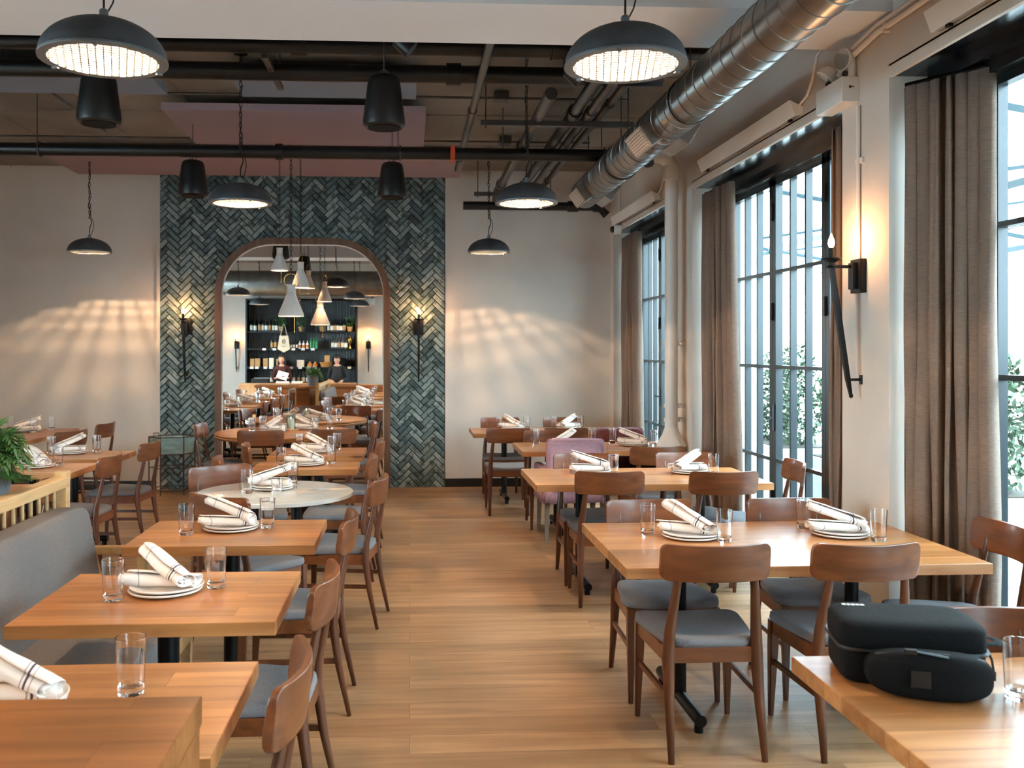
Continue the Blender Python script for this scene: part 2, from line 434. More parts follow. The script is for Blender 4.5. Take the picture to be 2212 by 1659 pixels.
# herringbone tile panel between x=-2.905 and .411
MX0, MX1, MZ1, MRAD = -2.267, -.228, 2.935, .66
def arch(x0, x1, z1, r, n=14, z0=0.0):
    p = [(x0, z0), (x0, z1-r)]
    for i in range(1,n): t = PI - PI/2*i/n; p.append((x0+r+r*math.cos(t), z1-r+r*math.sin(t)))
    p.append((x0+r, z1)); p.append((x1-r, z1))
    for i in range(1,n): t = PI/2 - PI/2*i/n; p.append((x1-r+r*math.cos(t), z1-r+r*math.sin(t)))
    p += [(x1, z1-r), (x1, z0)]
    return p
TL, TW, G = .20, .060, .0042
bm = NB(); bb = NB()
box(bb, (-2.905, YB-.004, 0), (.411, YB+.052, ZC)); struct('wall_middle', bb, 'tile_backing')
cx0 = -1.247
def add_tile(u0,u1,v0,v1):
    q = math.sqrt(.5)
    uc,vc = (u0+u1)/2,(v0+v1)/2
    X = cx0 + (uc - vc)*q; Z = 1.9 + (uc+vc)*q
    if X < -3.05 or X > .55 or Z < -.1 or Z > ZC+.1: return
    if MX0+.16 < X < MX1-.16 and Z < MZ1-.35: return
    hu,hv = (u1-u0)/2-G,(v1-v0)/2-G; ch=.006
    dd = random.uniform(-.002,.002)
    vs=[]
    for (du,dv,y) in [(-hu,-hv,0),(hu,-hv,0),(hu,hv,0),(-hu,hv,0),(-hu,-hv,-.009),(hu,-hv,-.009),(hu,hv,-.009),(-hu,hv,-.009),(-hu+ch,-hv+ch,-.013),(hu-ch,-hv+ch,-.013),(hu-ch,hv-ch,-.013),(-hu+ch,hv-ch,-.013)]:
        uu,vv=uc+du,vc+dv
        vs.append(bm.verts.new((cx0+(uu-vv)*q, YB-.004+y+dd, 1.9+(uu+vv)*q)))
    for f in ((4,5,1,0),(5,6,2,1),(6,7,3,2),(7,4,0,3),(8,9,5,4),(9,10,6,5),(10,11,7,6),(11,8,4,7),(11,10,9,8)): bm.faces.new([vs[i] for i in f])
for j in range(-9,10):
    for k in range(-40,41):
        ox, oy = j*TL, -j*TL
        add_tile(k*TW+ox, k*TW+TL+ox, k*TW+oy, (k+1)*TW+oy)
        add_tile(k*TW+ox, (k+1)*TW+ox, (k+1)*TW+oy, (k+1)*TW+TL+oy)
for co, no in (((-2.905,0,0),(-1,0,0)),((.411,0,0),(1,0,0)),((0,0,ZC),(0,0,1)),((0,0,0),(0,0,-1))):
    bmesh.ops.bisect_plane(bm, geom=bm.verts[:]+bm.edges[:]+bm.faces[:], plane_co=co, plane_no=no, clear_outer=True)
struct('trim_6', bm, 'glazed_tile')

# mirror with timber frame
mt = thing('wall_mirror', 'tall arched mirror in a brown wooden frame standing against the herringbone wall', 'mirror', (0,0,0))
def ring_prism(bm, outer, inner, y0, y1):
    n=len(outer)
    vo=[[bm.verts.new((x,y,z)) for x,z in outer] for y in (y0,y1)]; vi=[[bm.verts.new((x,y,z)) for x,z in inner] for y in (y0,y1)]
    for i in range(n-1):
        bm.faces.new((vo[0][i],vo[0][i+1],vi[0][i+1],vi[0][i])); bm.faces.new((vo[1][i],vo[1][i+1],vi[1][i+1],vi[1][i]))
        bm.faces.new((vo[0][i],vo[0][i+1],vo[1][i+1],vo[1][i])); bm.faces.new((vi[0][i],vi[0][i+1],vi[1][i+1],vi[1][i]))
    for i in (0,n-1): bm.faces.new((vo[0][i],vo[1][i],vi[1][i],vi[0][i]))
bm=NB(); ring_prism(bm, arch(MX0,MX1,MZ1,MRAD), arch(MX0+.075,MX1-.075,MZ1-.075,MRAD-.075), YB-.075, YB-.016)
box(bm,(MX0+.075,YB-.075,0),(MX1-.075,YB-.02,.075))
obj('frame', bm, 'frame_wood', mt, smooth=True)
bm=NB(); ring_prism(bm, arch(MX0+.075,MX1-.075,MZ1-.075,MRAD-.075), arch(MX0+.087,MX1-.087,MZ1-.087,MRAD-.087), YB-.05, YB-.018)
obj('inner_rim', bm, 'white_paint', mt, smooth=True)
bm=NB(); poly=arch(MX0+.08,MX1-.08,MZ1-.08,MRAD-.08,z0=.07)
vs=[bm.verts.new((x, YB-.036+.00175*z, z)) for x,z in poly]; bm.faces.new(vs)
r=bmesh.ops.extrude_face_region(bm, geom=bm.faces[:]); bmesh.ops.translate(bm, verts=[v for v in r['geom'] if isinstance(v,bmesh.types.BMVert)], vec=(0,.006,0))
obj('glass', bm, 'mirror_silver', mt)

# ------------------------------------------------------------------ steel and glass doors in the openings (structure)
XW = 2.75
def window(n, a, b_, leaves=3):
    bm=NB()
    for y in (a, b_-.03): box(bm,(XW-.03,y,0),(XW+.06,y+.03,ZL))
    box(bm,(XW-.03,a,ZL-.08),(XW+.06,b_,ZL)); box(bm,(XW-.03,a,0),(XW+.08,b_,.025))
    root=struct('window_%d'%n, bm, 'black_frame')
    w=(b_-a-.06)/leaves
    for k in range(leaves):
        y0=a+.03+k*w; y1=y0+w
        s=NB()
        for y in (y0+.002,y1-.060): box(s,(XW-.02,y,.03),(XW+.035,y+.058,ZL-.08))
        for z in (.03,ZL-.14): box(s,(XW-.02,y0,z),(XW+.035,y1,z+.075))
        sash=obj('sash',s,'black_frame',root)
        g=NB()
        for q in (1,2):
            y=y0+.06+(w-.12)*q/3; box(g,(XW-.018,y-.011,.10),(XW+.03,y+.011,ZL-.14))
        for z in (.80,1.50,2.21): box(g,(XW-.019,y0+.05,z-.013),(XW+.031,y1-.05,z+.013))
        obj('glazing_bar',g,'black_frame',sash)
        g=NB(); box(g,(XW+.004,y0+.055,.10),(XW+.009,y1-.055,ZL-.13)); obj('pane',g,'window_glass',sash)
        h=NB(); 
        for z in (.45,1.85,2.6): box(h,(XW-.036,y1-.012,z),(XW-.018,y1+.012,z+.13))
        if k==1:
            hh=NB(); box(hh,(XW-.04,y1-.045,1.02),(XW-.02,y1-.02,1.22)); tube(hh,[(XW-.03,y1-.032,1.12),(XW-.075,y1-.032,1.12),(XW-.075,y1-.10,1.12)],.009)
        obj('hinge',h,'black_plastic',sash)
        if k==1: obj('door_handle',hh,'black_plastic',sash)
for i,(a,b_) in enumerate(OPN): window(i+1,a,b_)
for i,(a,b_) in enumerate(OPL):
    bm=NB(); x=XL-.15
    for y in (a,(a+b_)/2-.03,b_-.06): box(bm,(x-.03,y,0),(x+.03,y+.06,ZL))
    for z in (0,.8,1.5,2.2,ZL-.08): box(bm,(x-.03,a,z),(x+.03,b_,z+.05))
    r=struct('window_%d'%(i+5),bm,'black_frame')
    g=NB(); box(g,(x-.004,a+.03,.04),(x+.002,b_-.03,ZL-.05)); obj('pane',g,'window_glass',r)

# ------------------------------------------------------------------ outdoors
bm=NB(); box(bm,(2.98,-12,-.14),(26,24,-.04)); o=struct('ground',bm,'pavement')
bm=NB(); box(bm,(-24,-8,-.14),(XL-.3,10,-.04)); struct('ground_left',bm,'pavement')
bm=NB()
box(bm,(12.5,-6,0),(13,22,3.2))
for y in range(-5,22,3): box(bm,(12.42,y,.9),(12.5,y+.9,2.4))
o=obj('brick_building',bm,'outdoor_wall'); tag(o,'pale brick building across the street behind the window hedges','building')
# pergola of steel beams over the terrace
pg=thing('terrace_canopy','blue-grey steel canopy frame with rafters outside the windows','canopy')
bm=NB()
for y in (-1,2.4,5.8,9.2,12.6):
    tube(bm,[(3.1,y,3.35),(6.6,y,2.75)],.035,4)
    tube(bm,[(3.1,y,2.7),(6.6,y,3.2)],.022,4)
obj('rafter',bm,'pergola',pg)
bm=NB()
for x,z in ((6.6,2.75),(5.0,3.02)): tube(bm,[(x,-1.2,z),(x,12.8,z)],.05,4)
for y in (-1,2.4,5.8,9.2,12.6): tube(bm,[(6.6,y,-.04),(6.6,y,2.75)],.045,6)
obj('beam',bm,'pergola',pg)
bm=NB()
for k in range(5):
    P=[]
    for i in range(13):
        t=i/12; P.append((5.6-.5*k*.2, -1+14*t, 2.55+.25*abs(math.sin(t*PI*4))))
    if k<2: tube(bm,P,.008,4)
obj('light_string',bm,'black_plastic',pg)
def leaf_cloud(bm, c, s, n, ls, seed):
    R=random.Random(seed)
    for _ in range(n):
        while True:
            p=Vector((R.uniform(-1,1),R.uniform(-1,1),R.uniform(-1,1)))
            if p.length<1 and p.length>.45: break
        p=Vector((p.x*s[0],p.y*s[1],p.z*s[2]))+Vector(c)
        a=Vector((R.gauss(0,1),R.gauss(0,1),R.gauss(0,1))).normalized(); b_=a.cross(Vector((R.gauss(0,1),R.gauss(0,1),R.gauss(0,1)))).normalized()
        l=ls*R.uniform(.6,1.3)
        v=[bm.verts.new(p+q) for q in (a*l, b_*l*.45, -a*l, -b_*l*.45)]
        bm.faces.new(v)
spots=[(4.3,1.6,'nearest window'),(4.3,3.0,'nearest window far end'),(4.25,6.9,'middle window near end'),(4.25,8.4,'middle window far end'),(4.2,10.2,'window by the pipe'),(4.2,12.0,'farthest window')]
base=None
for i,(x,y,w) in enumerate(spots):
    if base is None:
        base=thing('boxwood_hedge','','hedge',(x,y,-.04))
        bm=NB(); box(bm,(-.3,-.62,0),(.3,.62,.62),bev=.01); obj('planter',bm,'planter_white',base)
        bm=NB(); box(bm,(-.27,-.59,.60),(.27,.59,.63)); obj('soil',bm,'soil',base)
        bm=NB(); leaf_cloud(bm,(0,-.3,1.12),(.3,.32,.62),1500,.035,3); leaf_cloud(bm,(0,.3,1.1),(.3,.32,.56),1500,.035,4); obj('foliage',bm,'hedge_leaf',base)
        o=base
    else: o=dup(base,'',(x,y,-.04),PI if i%2 else 0)
    o['label']='clipped green hedge in a white planter outside the '+w; o['group']='hedge planters on the terrace'

# ------------------------------------------------------------------ curtains
def curtain(label, x, y0, y1, folds, amp, lean=0.0, zt=2.93, x1=None):
    bm=NB(); nu=folds*12; nv=14
    R=random.Random(int(abs(y0*100)))
    ph=[R.uniform(-.5,.5) for _ in range(folds+2)]
    rows=[]
    for j in range(nv+1):
        v=j/nv; z=.015+(zt-.015)*(1-v); row=[]
        for i in range(nu+1):
            u=i/nu; k=u*folds
            w=math.sin(2*PI*k+.7*math.sin(3*u*PI+ph[0]*3)+.25*math.sin(v*5+ph[int(k)]*4))
            am=amp*(.75+.25*v)*(1+.5*ph[int(k)])
            yy=y0+(y1-y0)*u; yy += lean*(v**1.6)*(u if lean*(y1-y0)>0 else (1-u))*1.0
            row.append(bm.verts.new((x+am*w+(x1-x if x1 else 0)*u+.012*math.sin(v*9+u*20)*v, yy+.018*math.sin(4*PI*k), z)))
        rows.append(row)
    for j in range(nv):
        for i in range(nu): bm.faces.new((rows[j][i],rows[j][i+1],rows[j+1][i+1],rows[j+1][i]))
    o=thing('curtain',label,'curtain',group='grey-brown linen curtains')
    c=obj('drape',bm,'curtain_fabric',o,smooth='all'); md=c.modifiers.new('s','SOLIDIFY'); md.thickness=.004
    bm=NB(); tube(bm,[(x-.0,y0,zt+.012),((x1 or x),y1,zt+.012)],.012,6); obj('track',bm,'black_metal',o)
curtain('wide grey-brown curtain at the far side of the nearest window',2.46,4.47,4.12,7,.042,lean=-.02,x1=2.69)
curtain('grey-brown curtain gathered left of the middle window behind the second table',2.50,7.70,7.02,6,.07,lean=-.18)
curtain('thin strip of curtain at the near end of middle window behind wall light',2.53,5.10,5.36,4,.06)
curtain('grey-brown curtain in the far right corner by the back wall',2.52,10.76,10.05,6,.065,lean=-.2)
curtain('curtain folded at the near side of the farthest window beside the pipe',2.53,8.46,8.7,3,.04)

# ------------------------------------------------------------------ ceiling: pipes, duct, panels, speakers
PB={}
def pipe(label, pts, r, mat='black_pipe', name='pipe', seg=12, group=None, couplings=()):
    t=thing(name,label,'pipe',group=group)
    bm=NB(); tube(bm,pts,r,seg); obj('run',bm,mat,t,smooth=True)
    if couplings:
        bm=NB()
        for c,d in couplings:
            c=Vector(c); d=Vector(d); tube(bm,[c-d,c+d],r*1.28,seg)
        obj('coupling',bm,mat,t,smooth=True)
    return t
t=pipe('long black sprinkler main running across the room below the ceiling',[(XL,7.9,3.30),(1.98,7.9,3.30)],.055,couplings=[((-1.1,7.9,3.3),(.03,0,0)),((1.9,7.9,3.3),(.06,0,0))])
bm=NB(); tube(bm,[(.345,7.9,3.3),(.385,7.9,3.3)],.066,16); box(bm,(.35,7.83,3.235),(.38,7.86,3.36)); box(bm,(.35,7.94,3.235),(.38,7.97,3.36)); obj('orange_clamp',bm,'orange_iron',t)
bm=NB()
for x in (-.10,1.65,-3.1): tube(bm,[(x,7.9,3.36),(x,7.9,ZC)],.005,6); tube(bm,[(x+.02,7.9+.062*math.cos(a),3.3+.062*math.sin(a)) for a in [2*PI*k/16 for k in range(16)]],.008,5,closed=True)
obj('hanger',bm,'grey_pipe',t)
bm=NB(); tube(bm,[(1.94,7.9,3.3),(2.06,7.9,3.30)],.075,12); tube(bm,[(2.04,7.87,3.3),(2.04,7.82,3.22)],.05,10); obj('valve_fitting',bm,'black_plastic',t,smooth=True)
t=thing('downpipe','fat white painted pipe running down the wall beside far window','pipe')
P=[(2.06,7.9,3.30),(2.14,7.9,3.30)]+[(2.14+.12*math.sin(a),7.9,3.18+.12*math.cos(a)) for a in (.3,.6,.9,1.2,1.57)]+[(2.26,7.9,.92)]
bm=NB(); tube(bm,P,.056,16); obj('pipe_run',bm,'white_paint',t,smooth=True)
bm=NB(); tube(bm,[(2.26,7.9,3.10),(2.26,7.9,3.22)],.068,16); tube(bm,[(2.03,7.9,3.3),(2.09,7.9,3.3)],.07,16)
for z in (1.68,1.14,1.02): tube(bm,[(2.26,7.9,z-.015),(2.26,7.9,z+.015)],.064,16); box(bm,(2.26,7.955,z-.02),(2.40,7.975,z+.02)); tube(bm,[(2.33,7.85,z),(2.33,7.99,z)],.012,6)
obj('collar',bm,'white_paint',t,smooth=True)
bm=NB(); lathe(bm,[(.056,.16),(.075,.10),(.13,0)],(2.26,7.9,.80),16); tube(bm,[(2.26,7.9,.84),(2.34,7.93,.72),(2.40,7.93,.70)],[.10,.07,.05],12); obj('funnel_base',bm,'white_paint',t,smooth=True)

# bundle of pipes running across just behind the beam
for i,(y,z,r,x1,w) in enumerate([(5.32,3.66,.035,2.2,'nearest the white beam'),(5.52,3.60,.045,-.15,'ending in an elbow'),(5.72,3.64,.038,2.2,'third from the beam'),(5.92,3.56,.055,.95,'with an elbow above the right lamp'),(6.14,3.62,.04,2.2,'fifth from the beam'),(6.36,3.52,.062,1.75,'thickest of the bundle, farthest from the beam')]):
    t=pipe('dark pipe across the ceiling '+w,[(XL,y,z),(x1,y,z)],r,group='dark pipes bundled behind the beam',couplings=[((-2.2+.5*i,y,z),(.05,0,0))])
    if x1<1:
        bm=NB(); tube(bm,[(x1-.04,y,z),(x1+.05,y,z),(x1+.10,y,z-.05),(x1+.10,y,z-.14),(x1+.16,y+.0,z-.19)],r*1.25,12); obj('elbow',bm,'black_pipe',t,smooth=True)
# pipes running toward the back wall on the right
for i,(x,z,r,y0,y1,mt_) in enumerate([(.48,3.46,.028,5.4,9.4,'grey_pipe'),(1.0,3.44,.045,6.5,10.6,'grey_pipe'),(1.255,3.44,.045,5.3,10.7,'black_pipe'),(1.375,3.44,.035,5.3,10.7,'grey_pipe'),(1.52,3.50,.03,5.3,10.7,'grey_pipe')]):
    w=['the leftmost and thinnest','second from left, grey','black, in the middle','grey, right of the black one','rightmost, next to the round duct'][i]
    pipe('ceiling pipe running toward the back wall, '+w,[(x,y0,z),(x,y1,z)]+([(x,y1+.1,z-.08)] if i==1 else []),r,mt_,group='pipes running toward the back wall',couplings=[((x,y0+1.7,z),(0,.05,0)),((x,y1-.5,z),(0,.05,0))])
pipe('black pipe with joints low along the back wall under the duct end',[(.62,10.72,3.3),(2.2,10.72,3.3),(2.3,10.72,3.2)],.05,couplings=[((1.9,10.72,3.3),(.06,0,0)),((2.2,10.72,3.3),(.06,0,0))])
def strut(label,lo,hi):
    bm=NB(); box(bm,lo,hi); cy=hi[1]-lo[1]
    n=int((hi[0]-lo[0])/.06)
    s=thing('strut_channel',label,'bracket',group='steel strut channels carrying the pipes'); obj('channel',bm,'grey_pipe',s)
    bm=NB()
    for x in (lo[0]+.04,hi[0]-.04): tube(bm,[(x,(lo[1]+hi[1])/2,lo[2]-.02),(x,(lo[1]+hi[1])/2,ZC)],.006,6)
    obj('threaded_rod',bm,'grey_pipe',s)
strut('steel strut channel under ceiling pipes nearest the beam',(.55,7.15,3.37),(1.75,7.20,3.41))
strut('pale steel strut channel in the middle of the ceiling pipes',(.78,8.1,3.35),(1.62,8.15,3.39))
strut('steel strut channel near the back wall',(.72,10.3,3.35),(1.62,10.35,3.39))
bm=NB(); box(bm,(-.95,6.0,3.50),(-.91,6.75,3.53)); 
s=thing('perforated_bracket','short perforated steel bracket hanging among the black pipes','bracket'); obj('channel',bm,'grey_pipe',s)
bm=NB(); 
for y in (6.05,6.7): tube(bm,[(-.93,y,3.51),(-.93,y,ZC)],.005,6)
obj('threaded_rod',bm,'grey_pipe',s)
for k,(y,w) in enumerate(((6.95,'behind the pipe bundle'),(7.6,'above the pink panels'),(9.2,'beyond the sprinkler main'))):
    pipe('thin electrical conduit across the ceiling '+w,[(XL,y,3.70),(XR-.6,y,3.70)],.011,'grey_pipe',name='conduit',seg=6,group='thin ceiling conduits')
    bm=NB(); cbox(bm,(.55+.2*k,y,3.71),(.12,.12,.07),bev=.006); tag(obj('junction_box',bm,'grey_pipe'),'small grey junction box on the ceiling conduit '+w,'junction box')
pipe('diagonal conduit on the ceiling at the left',[(-3.6,6.9,3.71),(-2.9,7.6,3.71),(-2.9,9.0,3.71)],.014,'grey_pipe',name='conduit',seg=6)

# round spiral duct on the right
DX,DZ,DR=1.66,3.105,.135
t=thing('air_duct','round spiral steel air duct hanging along the right wall','duct')
bm=NB(); prof=[(DR,0)]
y=.3; L_=8.55
pr=[(0,y),(DR*.9,y),(DR,y+.02)]
pr+=[(DR,L_+.16),(DR*.93,L_+.18),(0,L_+.18)]
mtx=Matrix.Rotation(-PI/2,3,'X') 
lathe(bm,[(r_,z_) for r_,z_ in pr],(DX,0,DZ),40,mat=mtx); obj('duct_shell',bm,'steel_duct',t,smooth=True)
bm=NB(); n_=int((L_-.4)/.145*28); tube(bm,[(DX+(DR+.001)*math.cos(2*PI*k/28),.35+.145*k/28,DZ+(DR+.001)*math.sin(2*PI*k/28)) for k in range(n_)],.0035,4); obj('spiral_seam',bm,'steel_duct',t,smooth=True)
def boot(y,ang,ln=.42):
    d=Vector((math.cos(ang),0,math.sin(ang))); n=Vector((-math.sin(ang),0,math.cos(ang)))
    R3=Matrix((d,(0,1,0),n)).transposed()
    bm=NB(); cbox(bm,Vector((DX,y,DZ))+d*(DR+.015),(.075,ln,.15),rot=R3,bev=.004); b_=obj('register_box',bm,'steel_duct',t)
    bm=NB()
    for k in range(7): cbox(bm,Vector((DX,y,DZ))+d*(DR+.056)+n*(-.055+k*.018),(.008,ln-.05,.006),rot=R3)
    obj('louvre',bm,'white_paint',b_)
for y in (6.05,8.3): boot(y,math.radians(215)); boot(y-.02,math.radians(-32))
bm=NB()
for y in (2.2,5.4,7.2): tube(bm,[(DX+(DR+.006)*math.cos(a),y,DZ+(DR+.006)*math.sin(a)) for a in [2*PI*k/24 for k in range(24)]],.006,4,closed=True); tube(bm,[(DX,y,DZ+DR),(DX,y,ZC if y!=5.0 else 3.31)],.005,5)
obj('strap_hanger',bm,'grey_pipe',t)
t=thing('cross_duct','large steel duct crossing the room in front of the bar','duct')
bm=NB(); pr=[(0,-5.5),(.29,-5.5)]; x=-5.5
pr+=[(.275,-5.49),(.275,2.36),(0,2.36)]; pr[1]=(.27,-5.5)
lathe(bm,pr,(0,1.35,3.12),32,mat=Matrix.Rotation(PI/2,3,'Y')); obj('duct_shell',bm,'steel_duct',t,smooth=True)

# acoustic panels
def panel(label,x0,x1,y0,y1,mat,z=3.60,th=.06):
    bm=NB(); box(bm,(x0,y0,z),(x1,y1,z+th),bev=.004); o=thing('acoustic_panel',label,'acoustic panel',group='acoustic panels under the ceiling')
    obj('board',bm,mat,o); bm=NB()
    for x in (x0+.2,x1-.2):
        for y in (y0+.1,y1-.1): tube(bm,[(x,y,z+th),(x,y,ZC)],.004,5)
    obj('hanger',bm,'grey_pipe',o)
panel('blue-grey felt ceiling panel between the two near speakers',-1.30,.05,6.74,7.30,'felt_grey')
panel('blue-grey felt ceiling panel behind the left dome lamp',-4.3,-1.87,6.62,7.28,'felt_grey')
panel('pink ceiling panel above the sprinkler main',-2.04,.135,7.72,9.0,'pink_panel')
panel('pink ceiling panel nearest the tiled wall',-3.72,.57,9.65,10.62,'pink_panel')

# hanging speakers
def mk_speaker():
    t=thing('pendant_speaker','','speaker')
    bm=NB(); lathe(bm,[(0,.31),(.075,.31),(.092,.295),(.10,.26),(.118,.12),(.128,.04),(.124,.012),(.110,0),(.10,.006),(0,.006)],seg=32); obj('cabinet',bm,'black_plastic',t,smooth=True)
    bm=NB(); lathe(bm,[(0,-.002),(.095,-.002),(.098,.008),(0,.008)],seg=32); obj('grille',bm,'black_soft',t,smooth=True)
    bm=NB(); tube(bm,[(0,0,.31),(0,0,ZC-2.965)],.004,6); tube(bm,[(.035,0,.31),(.02,0,.34),(0,0,.36),(-.02,0,.34),(-.035,0,.31)],.004,5); obj('suspension_cable',bm,'grey_pipe',t)
    return t
for x,y,w in ((-.155,5.6,'near the white beam in the middle'),(-1.84,5.6,'directly behind the large left dome lamp'),(-.155,8.2,'in front of the herringbone wall, right'),(-1.89,8.2,'in front of the herringbone wall, left')):
    place('spk',mk_speaker,'black bell-shaped hanging speaker '+w,(x,y,2.965),0,'black pendant speakers')

# ------------------------------------------------------------------ lamps
def chain(bm,p0,p1,pitch=.036,r=.0028,w=.010):
    p0=Vector(p0);p1=Vector(p1);L=(p1-p0).length;n=max(2,int(L/pitch));d=(p1-p0)/n
    for i in range(n):
        c=p0+d*(i+.5); h=pitch*.66; a=Vector((1,0,0)) if i%2 else Vector((0,1,0)); u=d.normalized()
        pts=[c+a*w*math.cos(t)+u*h*math.sin(t) for t in [2*PI*k/8 for k in range(8)]]
        tube(bm,pts,r,4,closed=True)
def mk_dome(drop):
    t=thing('dome_pendant_lamp','','lamp')
    R_=.22
    bm=NB(); pr=[]
    for k in range(13):
        a=PI/2*k/12; pr.append((R_*math.sin(a)+.0,.137*math.cos(a)+.0))
    pr[0]=(.018,.137)
    lathe(bm,pr+[(R_+.004,-.006),(R_-.002,-.008)],seg=48); obj('shade',bm,'shade_patina',t,smooth=True)
    bm=NB(); lathe(bm,[(0,.128)]+[((R_-.006)*math.sin(PI/2*k/12),.130*math.cos(PI/2*k/12)-.002) for k in range(1,13)],seg=48); obj('shade_lining',bm,'shade_inner',t,smooth=True)
    bm=NB(); lathe(bm,[(R_+.003,-.002),(R_+.003,-.012),(R_-.03,-.012),(R_-.03,-.008)],seg=48)
    for k in range(3):
        a=2*PI*k/3+.4; cbox(bm,((R_-.01)*math.cos(a),(R_-.01)*math.sin(a),-.014),(.022,.014,.012),rz=a)
    obj('rim',bm,'rim_grey',t,smooth=True)
    bm=NB(); rr=R_-.028; s_=.026; k=-int(rr/s_)
    while k*s_<rr:
        for ax in (0,1):
            o_=k*s_; l=math.sqrt(max(0,rr*rr-o_*o_))
            if l>.02:
                p,q=((o_,-l,-.009),(o_,l,-.009)) if ax else ((-l,o_,-.009),(l,o_,-.009))
                tube(bm,[p,q],.0027,4,caps=False)
        k+=1
    obj('wire_grille',bm,'rim_grey',t)
    bm=NB(); lathe(bm,[(0,.0)]+[(.007*math.sin(PI*k/6),.007-.007*math.cos(PI*k/6)) for k in range(1,6)]+[(0,.014)],(0,0,.074),seg=10); obj('bulb',bm,'bulb_dome',t,smooth='all')
    bm=NB(); lathe(bm,[(.006,.089),(.018,.095),(.018,.13),(0,.13)],seg=12); obj('socket',bm,'dark_iron',t,smooth=True)
    bm=NB(); lathe(bm,[(0,.175),(.012,.175),(.016,.17),(.016,.15),(.026,.145),(.026,.13),(0,.13)],seg=16); obj('cap',bm,'rim_grey',t,smooth=True)
    bm=NB(); tube(bm,[(0,0,.18),(0,0,.24),(.012,0,.27),(.022,0,.30),(.012,0,.34),(0,0,.355),(-.012,0,.345)],.0045,6)
    tube(bm,[(.015,0,.17),(.03,0,.2),(.045,0,.26),(.04,0,.31),(.015,0,.36),(.012,.0,.5)],.003,5); obj('hook',bm,'dark_iron',t,smooth=True)
    bm=NB(); chain(bm,(0,0,.35),(0,0,drop)); tube(bm,[(.012,0,.36)]+[(.012*math.cos(k),.012*math.sin(k*1.3),.36+(drop-.36)*k/20) for k in range(1,21)],.0028,4); obj('chain',bm,'dark_iron',t)
    bm=NB(); lathe(bm,[(0,drop+.0),(.05,drop),(.05,drop-.025),(0,drop-.03)],seg=16); obj('ceiling_rose',bm,'dark_iron',t,smooth=True)
    return t
domes=[(-1.10,3.40,2.68,.30,'large at top left, nearest the camera'),(.79,3.36,2.68,-.2,'large at top right, beside the steel duct'),
 (-1.205,6.68,2.68,.62,'in the middle left, above the mirror wall'),(.83,6.56,2.68,.5,'in the middle right, before the ceiling pipes'),
 (-3.35,9.9,2.66,0,'small, farthest left by the plain wall'),(.83,9.7,2.66,.2,'small, far right before the back wall'),
 (-3.2,4.4,2.68,.2,'reflected left of the cone lamps'),(-3.35,1.05,2.68,.1,'reflected lower left of the mirror, by the bar'),(-1.15,.45,2.68,.4,'reflected right, nearest the bar shelves')]
for x,y,z,rz,w in domes:
    zt = ZC if not 4.48<y<5.07 else 3.31
    place('dome',lambda: mk_dome(ZC-2.68),'dark grey metal dome lamp '+w,(x,y,z),rz,'dome pendant lamps')
for o in C.objects:
    if o.name.startswith('bulb') and o.parent and abs(o.parent.location.y-6.68)<.01 and o.parent.location.x<0: o.location.z=-.060
def mk_cone():
    t=thing('cone_pendant_lamp','','lamp')
    bm=NB(); lathe(bm,[(.130,0),(.124,.03),(.045,.225),(.040,.232),(.047,.24),(.044,.25),(.044,.30),(.050,.315),(.046,.32),(.038,.31),(.038,.24),(.118,.03),(.124,0)],seg=32,closed_prof=True); obj('shade',bm,'cone_plaster',t,smooth=True)
    bm=NB(); tube(bm,[(.07*math.cos(a),0,.36+.07*math.sin(a)) for a in [2*PI*k/20 for k in range(20)]],.0035,5,closed=True); obj('hanging_ring',bm,'brass',t,smooth=True)
    bm=NB(); lathe(bm,[(0,.03)]+[(.028*math.sin(PI*k/8),.06-.028*math.cos(PI*k/8)) for k in range(1,8)]+[(0,.088)],seg=12); obj('bulb',bm,'bulb_cone',t,smooth='all')
    bm=NB(); lathe(bm,[(0,.085),(.016,.085),(.016,.24),(0,.24)],seg=10); obj('socket',bm,'dark_iron',t,smooth=True)
    bm=NB(); tube(bm,[(.035,0,.10),(.035,0,-.15)],.0025,5); lathe(bm,[(0,-.165),(.007,-.158),(0,-.15)],(.035,0,0),seg=8); obj('pull_rod',bm,'brass',t)
    bm=NB(); chain(bm,(0,0,.43),(0,0,ZC-1.96),pitch=.045,r=.003,w=.012); obj('chain',bm,'dark_iron',t)
    return t
for x,y,z,s_,rz,w in ((-1.195,9.42,1.965,1.0,.3,'lowest and largest of the cluster'),(-1.12,9.60,2.265,.72,2.0,'middle height, right of the lowest'),(-1.335,9.60,2.44,.70,1.0,'highest and leftmost of the cluster')):
    o=place('cone',mk_cone,'white plaster cone lamp with pull rod before the mirror, '+w,(x,y,z),rz,'cone lamps before the mirror')
    o.scale=(s_,s_,1.0 if s_==1 else (ZC-z)/(ZC-1.96))
for o in [q for q in C.objects if q.name.startswith('cone_pendant')]:
    pass

